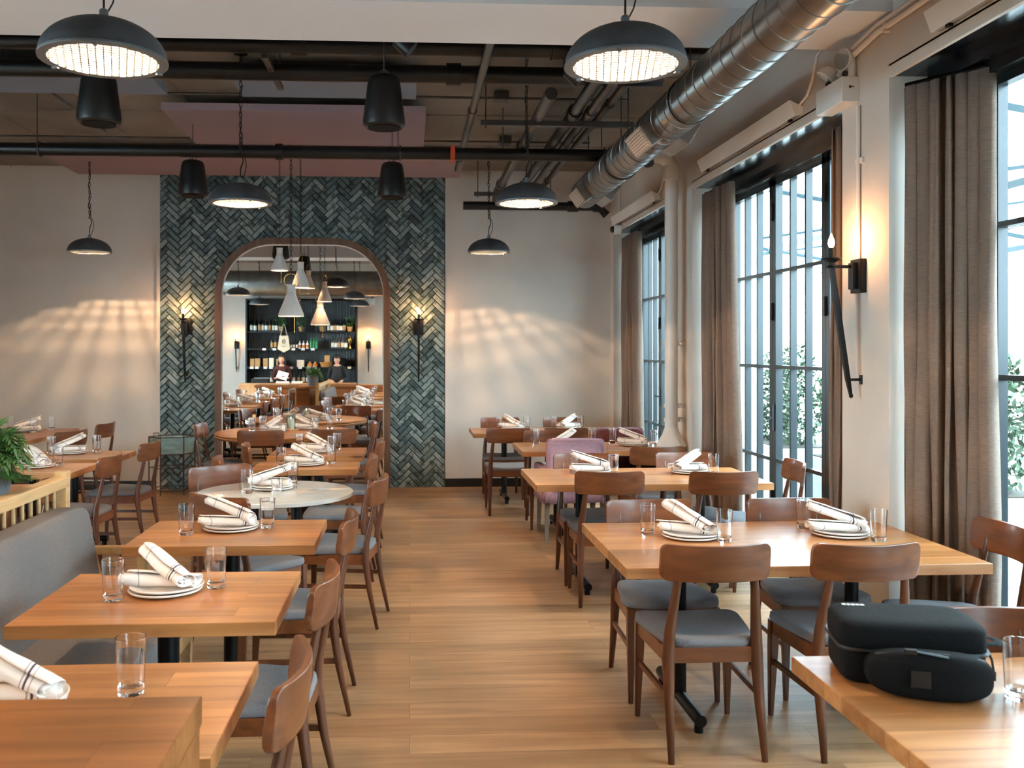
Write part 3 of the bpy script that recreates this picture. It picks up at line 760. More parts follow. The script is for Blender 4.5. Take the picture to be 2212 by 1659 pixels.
# wall lights like iron torches
def mk_sconce():
    """back plate on the plane y=0, light comes out toward -y; z=0 is the lower tip"""
    t=thing('torch_wall_light','','wall light')
    bm=NB(); box(bm,(-.055,-.035,.56),(.055,0,.74),bev=.003); box(bm,(-.028,-.06,.58),(.028,-.03,.72)); obj('back_plate',bm,'dark_iron',t)
    bm=NB(); tube(bm,[(0,-.03,.70),(0,-.165,.70)],.008,4,square=True); tube(bm,[(0,-.165+.02*math.cos(a),.70+.0) if 0 else (.018*math.cos(a),-.165+.018*math.sin(a),.70) for a in [2*PI*k/10 for k in range(10)]],.007,5,closed=True)
    tube(bm,[(0,0,.10),(0,-.06,.10)],.008,6); cbox(bm,(0,-.004,.10),(.025,.008,.05)); obj('arm',bm,'dark_iron',t)
    bm=NB(); tube(bm,[(0,-.165,.72),(0,-.14,.52),(0,-.075,.10),(0,-.06,.02)],[.010,.014,.011,.007],4,square=True); lathe(bm,[(0,-.012),(.011,-.004),(.011,.01),(0,.018)],(0,-.058,.012),8); obj('rod',bm,'dark_iron',t)
    bm=NB(); lathe(bm,[(0,.722),(.02,.722),(.052,.738),(.05,.744),(.018,.732),(0,.732)],(0,-.165,0),20); obj('drip_pan',bm,'dark_iron',t,smooth=True)
    bm=NB(); lathe(bm,[(0,.80),(.013,.80),(.014,.735),(0,.735)],(0,-.165,0),12); obj('candle_tube',bm,'dark_iron',t,smooth=True)
    bm=NB(); lathe(bm,[(0,.80),(.010,.803),(.017,.822),(.014,.842),(.006,.862),(0,.878)],(0,-.165,0),12); obj('flame_bulb',bm,'bulb_candle',t,smooth='all')
    return t
SC=[((-2.60,YB-.02,1.245),0,'on the herringbone wall left of the mirror'),((.105,YB-.02,1.245),0,'on the herringbone wall right of the mirror'),((XR,4.80,1.37),-PI/2,'on the right pier between the curtains'),
    ((-4.16,YW,1.13),PI,'on the wall left of the bar shelves, seen in mirror'),((-1.0,YW,1.13),PI,'on the wall right of the bar shelves, seen in mirror')]
for loc,rz,w in SC: place('sc',mk_sconce,'black iron torch wall light '+w,loc,rz,'iron torch wall lights')
bm=NB(); tube(bm,[(XR-.013,4.81,2.11),(XR-.013,4.81,2.93)],.010,8); box(bm,(XR-.012,4.77,2.62),(XR,4.85,2.65)); tag(obj('white_conduit',bm,'white_paint',smooth=True),'white conduit on the right pier above the torch wall light','conduit')
bm=NB(); 
for dx,dz,x_ in ((0,0,0),(.03,.035,0)):
    tube(bm,[(XR-.02,5.02,3.15+dz),(XR-.02,4.93,3.20+dz),(XR-.02,4.6,3.245+dz),(XR-.02,2.4,3.26+dz)],.015,8)
tube(bm,[(XR-.02,4.87,3.2),(XR-.02,4.86,2.95)],.02,8)
for y in (3.0,3.9,4.5): box(bm,(XR-.03,y,3.22),(XR,y+.025,3.27))
tag(obj('cable_bundle',bm,'white_paint',smooth=True),'white cables running along the wall top above emergency light','cable')

# emergency lights
def mk_em():
    t=thing('emergency_light','','emergency light')
    bm=NB(); box(bm,(-.16,-.095,0),(.16,0,.135),bev=.003); obj('battery_box',bm,'white_enamel',t)
    bm=NB(); 
    lathe(bm,[(0,0),(.007,0),(.007,.004),(0,.004)],(.160,-.05,.08),10,mat=Matrix.Rotation(PI/2,3,'Y')); lathe(bm,[(0,0),(.007,0),(.007,.004),(0,.004)],(-.164,-.05,.08),10,mat=Matrix.Rotation(PI/2,3,'Y')); obj('test_button',bm,'black_plastic',t)
    bm=NB(); lathe(bm,[(0,0),(.004,0),(.004,.004),(0,.004)],(-.164,-.066,.08),8,mat=Matrix.Rotation(PI/2,3,'Y')); lathe(bm,[(0,0),(.004,0),(.004,.004),(0,.004)],(.160,-.034,.08),8,mat=Matrix.Rotation(PI/2,3,'Y')); obj('indicator_light',bm,'red_dot',t)
    for sx,dr,hz in ((-1,(-.15,-.62,-.75),.205),(1,(.35,-.93,-.12),.245)):
        c=(sx*.10,-.06,hz); mt4=Vector(dr).to_track_quat('Z','Y').to_matrix()
        bm=NB(); lathe(bm,[(0,-.055),(.035,-.05),(.055,-.02),(.060,.012),(.056,.016)],c,24,mat=mt4); h=obj('lamp_head',bm,'white_enamel',t,smooth=True)
        bm=NB(); lathe(bm,[(0,.014),(.056,.010),(.056,.004),(0,.004)],c,24,mat=mt4); obj('lens',bm,'lens_glass',h,smooth=True)
        bm=NB(); tube(bm,[(sx*.10,-.05,.13),(sx*.10,-.05,.18)],.009,8); cbox(bm,(sx*.10,-.05,.165),(.03,.02,.02)); obj('swivel',bm,'grey_pipe',t)
    return t
place('em',mk_em,'white twin-head emergency light high on the right pier',(XR,4.985,2.955),-PI/2,'emergency lights')
place('em',mk_em,'white twin-head emergency light beside the bar shelves, seen in mirror',(-1.0,YW,2.77),PI,'emergency lights')

# slanted white uplight boxes above the windows
def mk_up():
    t=thing('window_uplight','','light fixture')
    bm=NB()
    sec=[(0,.018),(-.047,.007),(-.082,.10),(0,.062)]
    A=[bm.verts.new((-.915,y,z)) for y,z in sec]; B=[bm.verts.new((.915,y,z)) for y,z in sec]
    for i in range(len(sec)): j=(i+1)%len(sec); bm.faces.new((A[i],A[j],B[j],B[i]))
    bm.faces.new(A); bm.faces.new(B); obj('housing',bm,'white_enamel',t)
    bm=NB(); box(bm,(-.9,-.043,.008),(.9,-.01,.012)); obj('lens_strip',bm,'lens_glass',t)
    bm=NB(); 
    for x in (-.8,.8): cbox(bm,(x,-.03,.004),(.03,.02,.02))
    obj('latch',bm,'dark_iron',t)
    bm=NB(); tube(bm,[(.91,-.02,.07),(1.0,-.012,.10),(1.08,-.015,.17),(1.15,-.015,.3),(1.35,-.015,.36)],.008,6); obj('cable',bm,'white_paint',t,smooth=True)
    return t
for y,w in ((9.69,'above the farthest window'),(6.455,'above the middle window'),(3.15,'above the nearest window at top right')):
    place('up',mk_up,'long slanted white light box '+w,(XR,y,3.055),-PI/2,'white light boxes above the windows')
t=thing('security_camera','small white dome security camera in the far right corner','camera',(XR,10.45,3.0))
bm=NB(); lathe(bm,[(0,0),(.06,0),(.06,-.06),(.05,-.08),(0,-.08)],seg=20,mat=Matrix.Rotation(PI/2,3,'Y')); obj('housing',bm,'white_enamel',t,smooth=True)
bm=NB(); lathe(bm,[(.04,-.08),(.036,-.1),(.02,-.115),(0,-.12)],seg=16,mat=Matrix.Rotation(PI/2,3,'Y')); obj('dome',bm,'black_plastic',t,smooth=True)
bm=NB(); tube(bm,[(-.01,0,.05),(-.01,0,.5)],.008,6); obj('cable',bm,'white_paint',t)

# ------------------------------------------------------------------ tables
TT=.75; TH_=.045
def foot_T(bm, x, y, l, along='Y'):
    d=Vector((0,1,0)) if along=='Y' else Vector((1,0,0)); c=Vector((x,y,.055))
    tube(bm,[c-d*l/2,c+d*l/2],.027,12)
    for s_ in (-1,1): lathe(bm,[(0,0),(.02,0),(.02,.03),(0,.03)],(c+d*s_*(l/2-.03))*1-Vector((0,0,.055)),10)
def table(label, x0,x1,y0,y1, base='two'):
    cx,cy=(x0+x1)/2,(y0+y1)/2; w,d=x1-x0,y1-y0
    t=thing('dining_table',label,'table',(cx,cy,0),0,'oak dining tables')
    bm=NB(); box(bm,(-w/2,-d/2,TT-TH_),(w/2,d/2,TT),bev=.003); obj('table_top',bm,'table_oak',t)
    if base=='two':
        for sx in (-1,1):
            x=sx*(w/2-.36)
            p=NB(); tube(p,[(x,0,.05),(x,0,TT-TH_)],.03,16); cbox(p,(x,0,TT-TH_-.008),(.10,.42,.016)); obj('pedestal',p,'black_metal',t,smooth=True)
            f=NB(); foot_T(f,x,0,min(.62,d-.15)); obj('foot',f,'black_metal',t,smooth=True)
    else:
        p=NB(); tube(p,[(0,0,.05),(0,0,TT-TH_)],.038,18); cbox(p,(0,0,TT-TH_-.008),(.3,.3,.016)); obj('pedestal',p,'black_metal',t,smooth=True)
        f=NB(); foot_T(f,0,0,.52); obj('foot',f,'black_metal',t,smooth=True)
        f=NB(); foot_T(f,0,0,.56,'X'); obj('foot',f,'black_metal',t,smooth=True)
    return t
table('long oak table at front right with four chairs and two place settings',.87,2.395,3.68,4.65)
table('second long oak table of the right row with two place settings',.82,2.395,5.97,6.80)
table('third oak table of the right row, pink armchair in front',.97,2.39,7.94,8.72)
table('oak table at far right against the plain back wall',.665,2.15,9.65,10.39)
table('oak table in the right foreground carrying the black camera case',1.093,2.34,1.50,2.60,'two')
table('oak table in the left foreground behind the wooden ledge',-1.285,-.426,2.02,2.643,'one')
table('small oak table beside the grey bench, second from the left foreground',-1.29,-.432,3.02,3.71,'one')
table('small oak table before the round marble table',-1.283,-.428,4.20,4.83,'one')
table('small oak table behind the marble table',-1.17,-.39,6.83,7.30,'one')
table('small oak table nearest the round wooden table',-1.175,-.385,7.69,8.35,'one')
table('oak table at far left, nearest the potted plant',-3.2,-2.41,6.74,7.33,'one')
table('oak table at left between two others, by the plain wall',-3.22,-2.38,7.57,8.22,'one')
table('farthest left oak table by the plain back wall',-4.5,-3.68,9.0,10.55,'one')
table('oak table of the left group out at the side, seen in mirror',-3.2,-2.41,5.55,6.2,'one')
table('oak table of the left group near the ledge, seen in mirror',-3.2,-2.41,4.2,4.85,'one')
table('oak table of the left group nearest the ledge, seen in mirror',-3.2,-2.41,2.9,3.55,'one')
t=thing('marble_table','round white marble table with rolled napkins and glasses','table',(-.835,5.80,0))
bm=NB(); lathe(bm,[(0,TT),(.475,TT),(.482,TT-.004),(.482,TT-.024),(.475,TT-.028),(0,TT-.028)],seg=64); obj('table_top',bm,'marble',t,smooth=True)
bm=NB(); tube(bm,[(-.13,0,.05),(-.13,0,TT-.03)],.03,16); obj('pedestal',bm,'black_metal',t,smooth=True)
bm=NB(); tube(bm,[(.13,0,.05),(.13,0,TT-.03)],.03,16); obj('pedestal',bm,'black_metal',t,smooth=True)
bm=NB(); foot_T(bm,-.13,0,.56); obj('foot',bm,'black_metal',t,smooth=True)
bm=NB(); foot_T(bm,.13,0,.56); obj('foot',bm,'black_metal',t,smooth=True)
t=thing('round_table','large round oak table standing right before the mirror','table',(-1.31,10.02,0))
bm=NB(); lathe(bm,[(0,TT),(.755,TT),(.765,TT-.01),(.755,TT-.022),(.765,TT-.034),(.75,TT-.055),(0,TT-.055)],seg=72); obj('table_top',bm,'table_oak',t,smooth=True)
bm=NB(); lathe(bm,[(.045,TT-.05),(.045,.09),(.10,.06),(.12,.05)],seg=24); obj('pedestal',bm,'black_metal',t,smooth=True)
bm=NB(); foot_T(bm,0,0,.8); obj('foot',bm,'black_metal',t,smooth=True)
bm=NB(); foot_T(bm,0,0,.8,'X'); obj('foot',bm,'black_metal',t,smooth=True)

# ------------------------------------------------------------------ chairs (front is +y)
def mk_chair():
    t=thing('dining_chair','','chair')
    # padded seat with a dished top
    out=[]
    n=40
    for i in range(n):
        a=2*PI*i/n; ca,sa=math.cos(a),math.sin(a)
        sx=math.copysign(abs(ca)**.34,ca); sy=math.copysign(abs(sa)**.34,sa)
        wd=.208+.030*sy
        out.append((sx*wd, .015+sy*.215*(1+.05*(1-abs(sx)) if sy>0 else 1)))
    bm=NB(); lv=[(.95,.430),(1.0,.436),(1.012,.446),(1.0,.456),(.95,.463),(.75,.464),(.45,.458),(.2,.454)]
    rings=[]
    for f,z in lv:
        rings.append([bm.verts.new((x*f,.01+(y-.01)*f, z + (.014*(x*f/.22)**2 if z>.452 else 0))) for x,y in out])
    for A,B in zip(rings,rings[1:]):
        for i in range(n): bm.faces.new((A[i],A[(i+1)%n],B[(i+1)%n],B[i]))
    c_=bm.verts.new((0,.01,.453)); 
    for i in range(n): bm.faces.new((rings[-1][i],rings[-1][(i+1)%n],c_))
    bm.faces.new(rings[0][::-1])
    obj('seat',bm,'seat_fabric',t,smooth='all')
    bm=NB()
    for sx in (-1,1): tube(bm,[(sx*.176,-.175,.40),(sx*.192,.195,.40)],.011,4,square=True,sy=2.9 if 0 else 1); 
    bm.free(); bm=NB()
    def rail(p,q,th,h):
        p=Vector(p);q=Vector(q);d=(q-p); ang=math.atan2(d.y,d.x); cbox(bm,(p+q)/2,(d.length,th,h),rot=Matrix.Rotation(ang,3,'Z'),bev=.002)
    rail((-.17,-.188,.405),(.17,-.188,.405),.022,.062); rail((-.19,.205,.402),(.19,.205,.402),.022,.058)
    rail((-.182,-.18,.402),(-.20,.2,.402),.022,.06); rail((.182,-.18,.402),(.20,.2,.402),.022,.06)
    obj('seat_frame',bm,'walnut_rail',t)
    for sx in (-1,1):
        bm=NB(); tube(bm,[(sx*.197,.205,.432),(sx*.199,.208,.30),(sx*.203,.222,.0)],[.020,.018,.0105],4,square=True); es=[e for e in bm.edges if len(e.link_faces)==2 and e.calc_length()>.08]; bmesh.ops.bevel(bm,geom=es,offset=.005,segments=2,affect='EDGES')
        obj('front_leg',bm,'walnut',t,smooth=True)
    for sx in (-1,1):
        bm=NB(); tube(bm,[(sx*.188,-.262,0),(sx*.183,-.215,.22),(sx*.180,-.190,.40),(sx*.176,-.196,.50),(sx*.160,-.228,.66),(sx*.150,-.245,.755),(sx*.148,-.25,.80)],[.0125,.020,.0265,.023,.018,.015,.013],10,sx=.8)
        obj('rear_leg',bm,'walnut',t,smooth='all')
    for sx in (-1,1):
        bm=NB(); cbox(bm,(sx*.192,.0,.245),(.016,.42,.024),rz=-sx*.03,bev=.003); obj('stretcher',bm,'walnut',t)
    # bent backrest
    bm=NB(); nx,nz=24,8; Wd,Ht=.222,.0725
    F=[];B=[]
    for i in range(nx+1):
        u=math.sin(-PI/2+PI*i/nx); fr=[];ba=[]
        for k in range(nz+1):
            v=-1+2*k/nz
            # rounded rectangle outline
            rc=.032; x=u*Wd; hz=Ht
            ex=abs(x)-(Wd-rc)
            if ex>0: hz=Ht-rc+math.sqrt(max(0,rc*rc-ex*ex))
            hz2=hz if v>0 else hz
            z=.785+v*hz2+ (.006*(u*u) if v>0 else 0)
            yc=-.275+.055*u*u+.012*(-v)*.6
            th=.0125*(1-.25*abs(v)**4)
            fr.append(bm.verts.new((x,yc+th,z))); ba.append(bm.verts.new((x,yc-th,z)))
        F.append(fr);B.append(ba)
    for i in range(nx):
        for k in range(nz):
            bm.faces.new((F[i][k],F[i+1][k],F[i+1][k+1],F[i][k+1])); bm.faces.new((B[i][k],B[i][k+1],B[i+1][k+1],B[i+1][k]))
        bm.faces.new((F[i][0],B[i][0],B[i+1][0],F[i+1][0])); bm.faces.new((F[i][nz],F[i+1][nz],B[i+1][nz],B[i][nz]))
    for i in (0,nx):
        for k in range(nz): bm.faces.new((F[i][k],F[i][k+1],B[i][k+1],B[i][k]))
    o=obj('backrest',bm,'walnut_rail',t,smooth=True)
    bv=o.modifiers.new('b','BEVEL'); bv.width=.005; bv.segments=2; bv.angle_limit=math.radians(50)
    return t
def chair(label,x,y,face,g): place('chair',mk_chair,label,(x,y,0),face-PI/2,g)
N_,S_,E_,W_=PI/2,-PI/2,0.0,PI
g='walnut chairs around the right row tables'
chair('walnut chair at the front of the right row, back to camera, left one',1.215,3.85,N_,g)
chair('walnut chair at the front of the right row, back to camera, beside the black case',1.815,3.83,N_+.02,g)
chair('walnut chair on the far left side of the front right table',1.22,4.44,S_,g)
chair('walnut chair on the far right side of the front right table',1.95,4.44,S_,g)
chair('walnut chair at window end of front right table by the wide curtain',2.38,3.95,W_-.05,g)
chair('walnut chair, back to camera, left of second right-row table',1.28,6.04,N_-.06,g)
chair('walnut chair, back to camera, right of second right-row table',1.99,6.0,N_,g)
chair('walnut chair on the far left side of second right-row table',1.28,6.56,S_,g)
chair('light-catching walnut chair on the far right side of second right-row table',2.05,6.58,S_,g)
chair('walnut chair at the window end of second table by the glass doors',2.42,6.28,W_-.12,g)
chair('walnut chair before the third right-row table, right of pink armchair',1.97,7.5,N_,g)
chair('walnut chair beyond the third right-row table behind pink armchair',1.30,8.52,S_,g)
chair('walnut chair, back to camera, left of the far right table',.98,9.28,N_-.04,g)
chair('walnut chair, back to camera, right of the far right table',1.54,9.28,N_,g)
chair('walnut chair against the back wall, left of the far right table',1.02,10.2,S_,g)
chair('walnut chair against the back wall, right of the far right table',1.73,10.2,S_,g)
chair('walnut chair behind the black camera case in the right foreground',1.66,2.41,S_,g)
g='walnut chairs along the left row tables'
chair('walnut chair in the left foreground, nearest the camera beside the ledge',-.535,2.32,W_,g)
chair('walnut chair right of the small table by the grey bench',-.535,3.24,W_-.04,g)
chair('walnut chair right of the table before the marble table',-.53,4.33,W_,g)
chair('walnut chair on the aisle side of the round marble table',-.42,5.64,W_-.15,g)
chair('walnut chair right of the small table behind the marble table',-.52,6.72,W_,g)
chair('walnut chair right of the table nearest the round wooden table',-.50,7.82,W_,g)
chair('walnut chair at the right side of the round wooden table',-.62,9.78,W_+.1,g)
chair('walnut chair left of the small table behind the marble table',-1.12,6.72,E_+.18,g)
chair('walnut chair left of the table nearest the round wooden table',-1.08,7.65,E_+.18,g)
chair('walnut chair, bluish from window light, beyond the marble table',-1.12,6.02,-.95,g)
chair('dark-backed walnut chair between marble table and the table before it',-.88,5.16,PI/2-.62+0.0,g)
chair('walnut chair, back to camera, left of the round wooden table',-1.42,9.15,N_,g)
chair('walnut chair, back to camera, right of the round wooden table',-.79,9.27,N_+.22,g)
chair('walnut chair seen from the side left of the round wooden table',-1.93,9.72,E_-.03,g)
g='walnut chairs in the left dining group'
chair('walnut chair at left nearest the slatted bench back',-2.42,6.92,W_-.05,g)
chair('walnut chair at left beside the table with raised napkin',-2.40,7.90,W_-.08,g)
chair('walnut chair at far left, upper right of the plant',-3.42,9.05,W_-.35,g)
chair('walnut chair at far left closest to the plain back wall',-3.42,9.95,W_-.1,g)
chair('walnut chair at far left just behind the plant leaves',-3.18,7.95,E_+.2,g)
chair('walnut chair at far left hidden behind the plant',-3.18,7.0,E_,g)
for y,w in ((5.85,'farthest'),(4.5,'middle'),(3.2,'nearest the ledge')):
    chair('walnut chair of the left side group in mirror, right side, '+w,-2.42,y,W_,g)
    chair('walnut chair of the left side group in mirror, left side, '+w,-3.18,y,E_,g)

# pink armchairs
def armchair(label,x,y,face,mat):
    t=thing('armchair',label,'armchair',(x,y,0),face-PI/2,'slip-covered armchairs at the third table')
    def soft(bm,c,s,rot=None,e=7): rbox(bm,c,s,e=e,nu=28,nv=14,rot=rot)
    bm=NB(); soft(bm,(0,-.25,.66),(.49,.11,.44),Matrix.Rotation(-.10,3,'X')); bk=obj('backrest',bm,mat,t,smooth='all')
    bm=NB()
    for y_ in (-.045,.045):
        P=[(x_,-.25+y_+ (z_-.66)*-.10,z_) for x_,z_ in ((-.238,.47),(-.240,.84),(-.225,.868),(.225,.868),(.240,.84),(.238,.47))]; tube(bm,P,.006,6)
    obj('piping',bm,mat,bk,smooth=True)
    bm=NB(); soft(bm,(0,.03,.44),(.50,.50,.10)); obj('seat',bm,mat,t,smooth='all')
    for sx in (-1,1):
        bm=NB(); soft(bm,(sx*.255,.0,.50),(.07,.54,.26)); obj('armrest',bm,mat,t,smooth='all')
    bm=NB(); n=96; A=[];B=[]
    for i in range(n):
        a=2*PI*i/n; ca,sa=math.cos(a),math.sin(a); sx_=math.copysign(abs(ca)**.2,ca); sy=math.copysign(abs(sa)**.2,sa)
        A.append(bm.verts.new((sx_*.285,sy*.275-.01,.46))); w=.006*math.sin(i*1.3); B.append(bm.verts.new((sx_*(.292+w),sy*(.285+w)-.01,.335+.008*math.sin(i*.7))))
    for i in range(n): bm.faces.new((A[i],A[(i+1)%n],B[(i+1)%n],B[i]))
    o=obj('skirt',bm,mat,t,smooth='all'); md=o.modifiers.new('s','SOLIDIFY'); md.thickness=.006
    for sx in (-1,1):
        for sy in (-1,1):
            bm=NB(); tube(bm,[(sx*.235,sy*.225,.40),(sx*.245,sy*.245,0)],[.022,.014],4,square=True); obj('leg',bm,'grey_wood',t)
armchair('pink slip-covered armchair with back to the camera at third table',1.40,8.02,N_,'pink_fabric')
armchair('dark mauve slip-covered armchair facing the camera beyond the third table',2.0,8.56,S_,'mauve_fabric')

# ------------------------------------------------------------------ place settings
def mk_glass():
    t=NB(); lathe(t,[(0,0),(.030,0),(.0325,.004),(.033,.02),(.0345,.06),(.038,.142),(.0385,.145),(.0355,.145),(.032,.06),(.030,.026),(.022,.020),(0,.022)],seg=28)
    o=obj('drinking_glass',t,'tumbler_glass',smooth=True); tag(o,'','glass'); return o
def mk_small():
    t=NB(); lathe(t,[(0,0),(.030,0),(.032,.004),(.034,.06),(.037,.095),(.0345,.095),(.031,.06),(.029,.018),(0,.016)],seg=28)
    o=obj('drinking_glass',t,'tumbler_glass',smooth=True); tag(o,'','glass'); return o
def mk_plate():
    t=NB(); lathe(t,[(0,.004),(.075,.004),(.085,.0065),(.118,.0135),(.128,.0165),(.1315,.0145),(.129,.0095),(.086,.001),(.070,0),(0,0)],seg=56)
    o=obj('dinner_plate',t,'china',smooth=True); tag(o,'','plate'); return o
def napkin_mesh(seed,L=.265,r0=.042):
    R=random.Random(seed); bm=NB(); rows=[]; nu=54; nx=13; turns=2.3
    for i in range(nx):
        u=i/(nx-1); x=-L/2+L*u; row=[]
        fl=.62+.10*math.sin(u*5+seed); sc=1+.18*math.sin(u*PI)+.10*math.sin(u*7+seed*2)*.5
        bend=.012*math.sin(u*PI+seed)*((seed%3)-1)
        for k in range(nu):
            th=turns*2*PI*k/(nu-1); rr=(r0*(.18+.82*k/(nu-1)))*sc
            nz=noise.noise(Vector((x*22,th*.8,seed*3.1)))*.004*(k/(nu-1))
            skew=.016*(k/(nu-1))*math.sin(th*.5+seed)
            row.append(bm.verts.new((x+skew, bend+math.cos(th)*(rr+nz)*1.12, math.sin(th)*(rr+nz)*fl)))
        rows.append(row)
    for i in range(nx-1):
        for k in range(nu-1): bm.faces.new((rows[i][k],rows[i][k+1],rows[i+1][k+1],rows[i+1][k]))
    return bm
def mk_napkin(seed):
    o=obj('rolled_napkin',napkin_mesh(seed),'napkin_cloth',smooth='all'); md=o.modifiers.new('s','SOLIDIFY'); md.thickness=.0022; tag(o,'','napkin'); return o
def put(key,mk,label,loc,rot,group,sc=None):
    if key not in USED: USED[key]=mk(); o=USED[key]; o['label']=label; o['group']=group
    else:
        o=USED[key].copy(); C.objects.link(o); o['label']=label; o['group']=group
    o.location=loc; o.rotation_euler=rot
    if sc: o.scale=sc
    return o
def setting(where,x,y,ang=0.0,up=.0,kind=0,glasses=(),k=0):
    """two stacked plates, two crossed napkin rolls, glasses"""
    put('plate',mk_plate,'lower white plate '+where,(x,y,TT),(0,0,0),'white plates in stacks of two')
    put('plate',mk_plate,'upper white plate '+where,(x+.004,y+.003,TT+.013),(0,0,1),'white plates in stacks of two')
    a1=ang; a2=ang+[-.55,.55,-.42,.6][kind%4]
    z0=TT+.030
    c=put('nap%d'%(k%3),lambda: mk_napkin(k%3+1),'lower rolled white napkin '+where,(x-.02*math.cos(a1),y-.02*math.sin(a1)-.01,z0+.016),(0,.02,a1),'rolled napkins with dark stripes')
    d=put('nap%d'%((k+1)%3),lambda: mk_napkin((k+1)%3+1),'upper tilted white napkin roll '+where,(x-.015*math.cos(a2),y-.015*math.sin(a2)+.01,z0+.066+up),(0,.30 if kind%2==0 else -.30,a2),'rolled napkins with dark stripes')
    for i,(gx,gy,w,*s_) in enumerate(glasses):
        put('gs' if s_ else 'gl',mk_small if s_ else mk_glass,'clear glass tumbler %s %s'%(w,where),(gx,gy,TT+.0005),(0,0,0),'clear tumblers')
setting('on the small table by the grey bench',-.885,3.42,-.12,0,0,((-1.04,3.31,'left of plates'),(-.715,3.47,'right of plates')),0)
setting('on the table before the marble table',-.872,4.58,.12,.004,0,((-1.06,4.46,'left of plates'),(-.70,4.61,'right of plates')),1)
setting('on the left foreground table behind the ledge',-.98,2.33,.05,.0,2,((-.712,2.41,'right of plates'),),2)
setting('on the round marble table',-.865,5.90,-.25,0,3,((-.995,5.73,'left of plates'),(-.76,6.05,'behind plates'),(-.808,5.70,'short, in front of plates','s')),2)
setting('on the small table behind the marble table',-.783,7.12,-.1,0,2,((-.962,7.0,'left of plates'),(-.603,7.18,'right of plates')),0)
setting('on the table nearest the round table',-.79,8.02,-.25,0,0,((-.955,8.12,'left of plates'),(-.635,8.18,'right of plates'),(-.66,7.93,'front right of plates')),1)
setting('on the left of the round table',-1.46,10.08,.5,0,3,((-1.69,10.05,'outer left of plates'),(-1.62,10.34,'left of plates'),(-1.34,9.93,'short, right of plates','s')),2)
setting('on the right of the round table',-1.14,10.3,0,0,2,((-1.015,10.06,'front right of plates'),(-.88,10.3,'far right of plates')),0)
setting('left on the long front right table',1.312,4.27,-.5,.004,0,((1.13,4.35,'left of plates'),(1.44,4.17,'right of plates')),2)
setting('right on the long front right table',2.035,4.28,-.1,.0,2,((1.937,4.46,'left of plates'),(2.15,4.14,'right of plates')),1)
setting('left on the second right row table',1.29,6.5,.1,.004,2,((1.17,6.55,'left of plates'),(1.427,6.42,'right of plates')),1)
setting('right on the second right row table',1.99,6.5,.15,0,1,((2.14,6.42,'right of plates'),),2)
setting('left on the third right row table',1.42,8.35,.3,0,3,((1.175,8.55,'left of plates'),(1.72,8.62,'right of plates')),0)
setting('right on the third right row table',2.05,8.37,-.3,0,2,((1.90,8.6,'left of plates'),(2.225,8.33,'right of plates')),1)
setting('left on the far right table',1.14,10.2,-.3,0,0,((.985,10.18,'left of plates'),(1.295,10.2,'right of plates')),0)
setting('right on the far right table',1.77,10.2,.3,0,1,((1.6,10.2,'left of plates'),(1.895,10.2,'right of plates')),2)
setting('on the far left table nearest the plant',-2.79,7.08,-.35,0,2,((-2.66,7.17,'right of plates'),),1)
setting('on the left table by the plain wall',-2.86,8.0,.5,.01,1,((-3.02,7.99,'left of plates'),(-2.68,8.10,'right of plates')),0)
setting('on the farthest left table',-4.09,10.2,.1,0,1,((-4.36,10.4,'left of plates'),(-3.98,10.05,'front right of plates'),(-3.92,10.38,'right of plates')),2)
for i,(y,w) in enumerate(((5.9,'far table'),(4.5,'middle table'),(3.25,'near table'))):
    setting('on the %s at the side'%w,-2.8,y,.4*i,0,i,((-3.02,y+.1,'left of plates'),(-2.58,y+.05,'right of plates'),(-2.62,y-.18,'front right of plates')),i)
for x,y,k in ((-1.13,2.28,0),):
    pass
put('gl',mk_glass,'clear glass tumbler at the right edge, beside the black case',(1.535,2.255,TT+.0005),(0,0,0),'clear tumblers')
# candle on the round table
t=thing('candle_holder','glass candle holder with thick cream candle on the round table','candle',(-1.295,10.20,TT))
bm=NB(); lathe(bm,[(0,0),(.085,0),(.09,.006),(.085,.014),(0,.014)],seg=28); obj('saucer',bm,'pale_wood',t,smooth=True)
bm=NB(); lathe(bm,[(0,.015),(.036,.015),(.036,.125),(.025,.120),(0,.118)],seg=24); obj('candle',bm,'wax',t,smooth=True)
bm=NB(); lathe(bm,[(.050,.014),(.052,.17),(.049,.17),(.047,.018)],seg=28); obj('hurricane_glass',bm,'window_glass',t,smooth=True)
bm=NB(); lathe(bm,[(0,.122),(.004,.128),(.002,.14),(0,.146)],seg=8); obj('flame',bm,'candle_flame',t,smooth='all')

# ------------------------------------------------------------------ black case and pouch
R_=Matrix.Rotation(-.30,3,'Z')
t=thing('camera_case','black zipped hard camera case on the right foreground table','case',(1.34,2.445,TT),-.22); t.scale=(1.05,1.22,1.18)
def soften(p): return p
bm=NB(); rbox(bm,(0,0,.045),(.345,.185,.098),e=6.5,nu=40,nv=16); obj('case_base',bm,'black_soft',t,smooth='all')
bm=NB(); rbox(bm,(0,0,.100),(.352,.192,.084),e=5.5,nu=40,nv=16); lid=obj('lid',bm,'black_soft',t,smooth='all')
bm=NB(); 
P=[(math.copysign(abs(math.cos(a))**.33,math.cos(a))*.177,math.copysign(abs(math.sin(a))**.33,math.sin(a))*.097,.078) for a in [2*PI*k/56 for k in range(56)]]
tube(bm,P,.0048,6,closed=True); obj('zipper',bm,'black_plastic',t,smooth=True)
bm=NB()
for k,w_ in enumerate((.010,.007,.010,.008,.010)): cbox(bm,(-.135+k*.0115,.045,.1415),(w_,.011,.0012))
obj('logo_mark',bm,'white_enamel',lid)
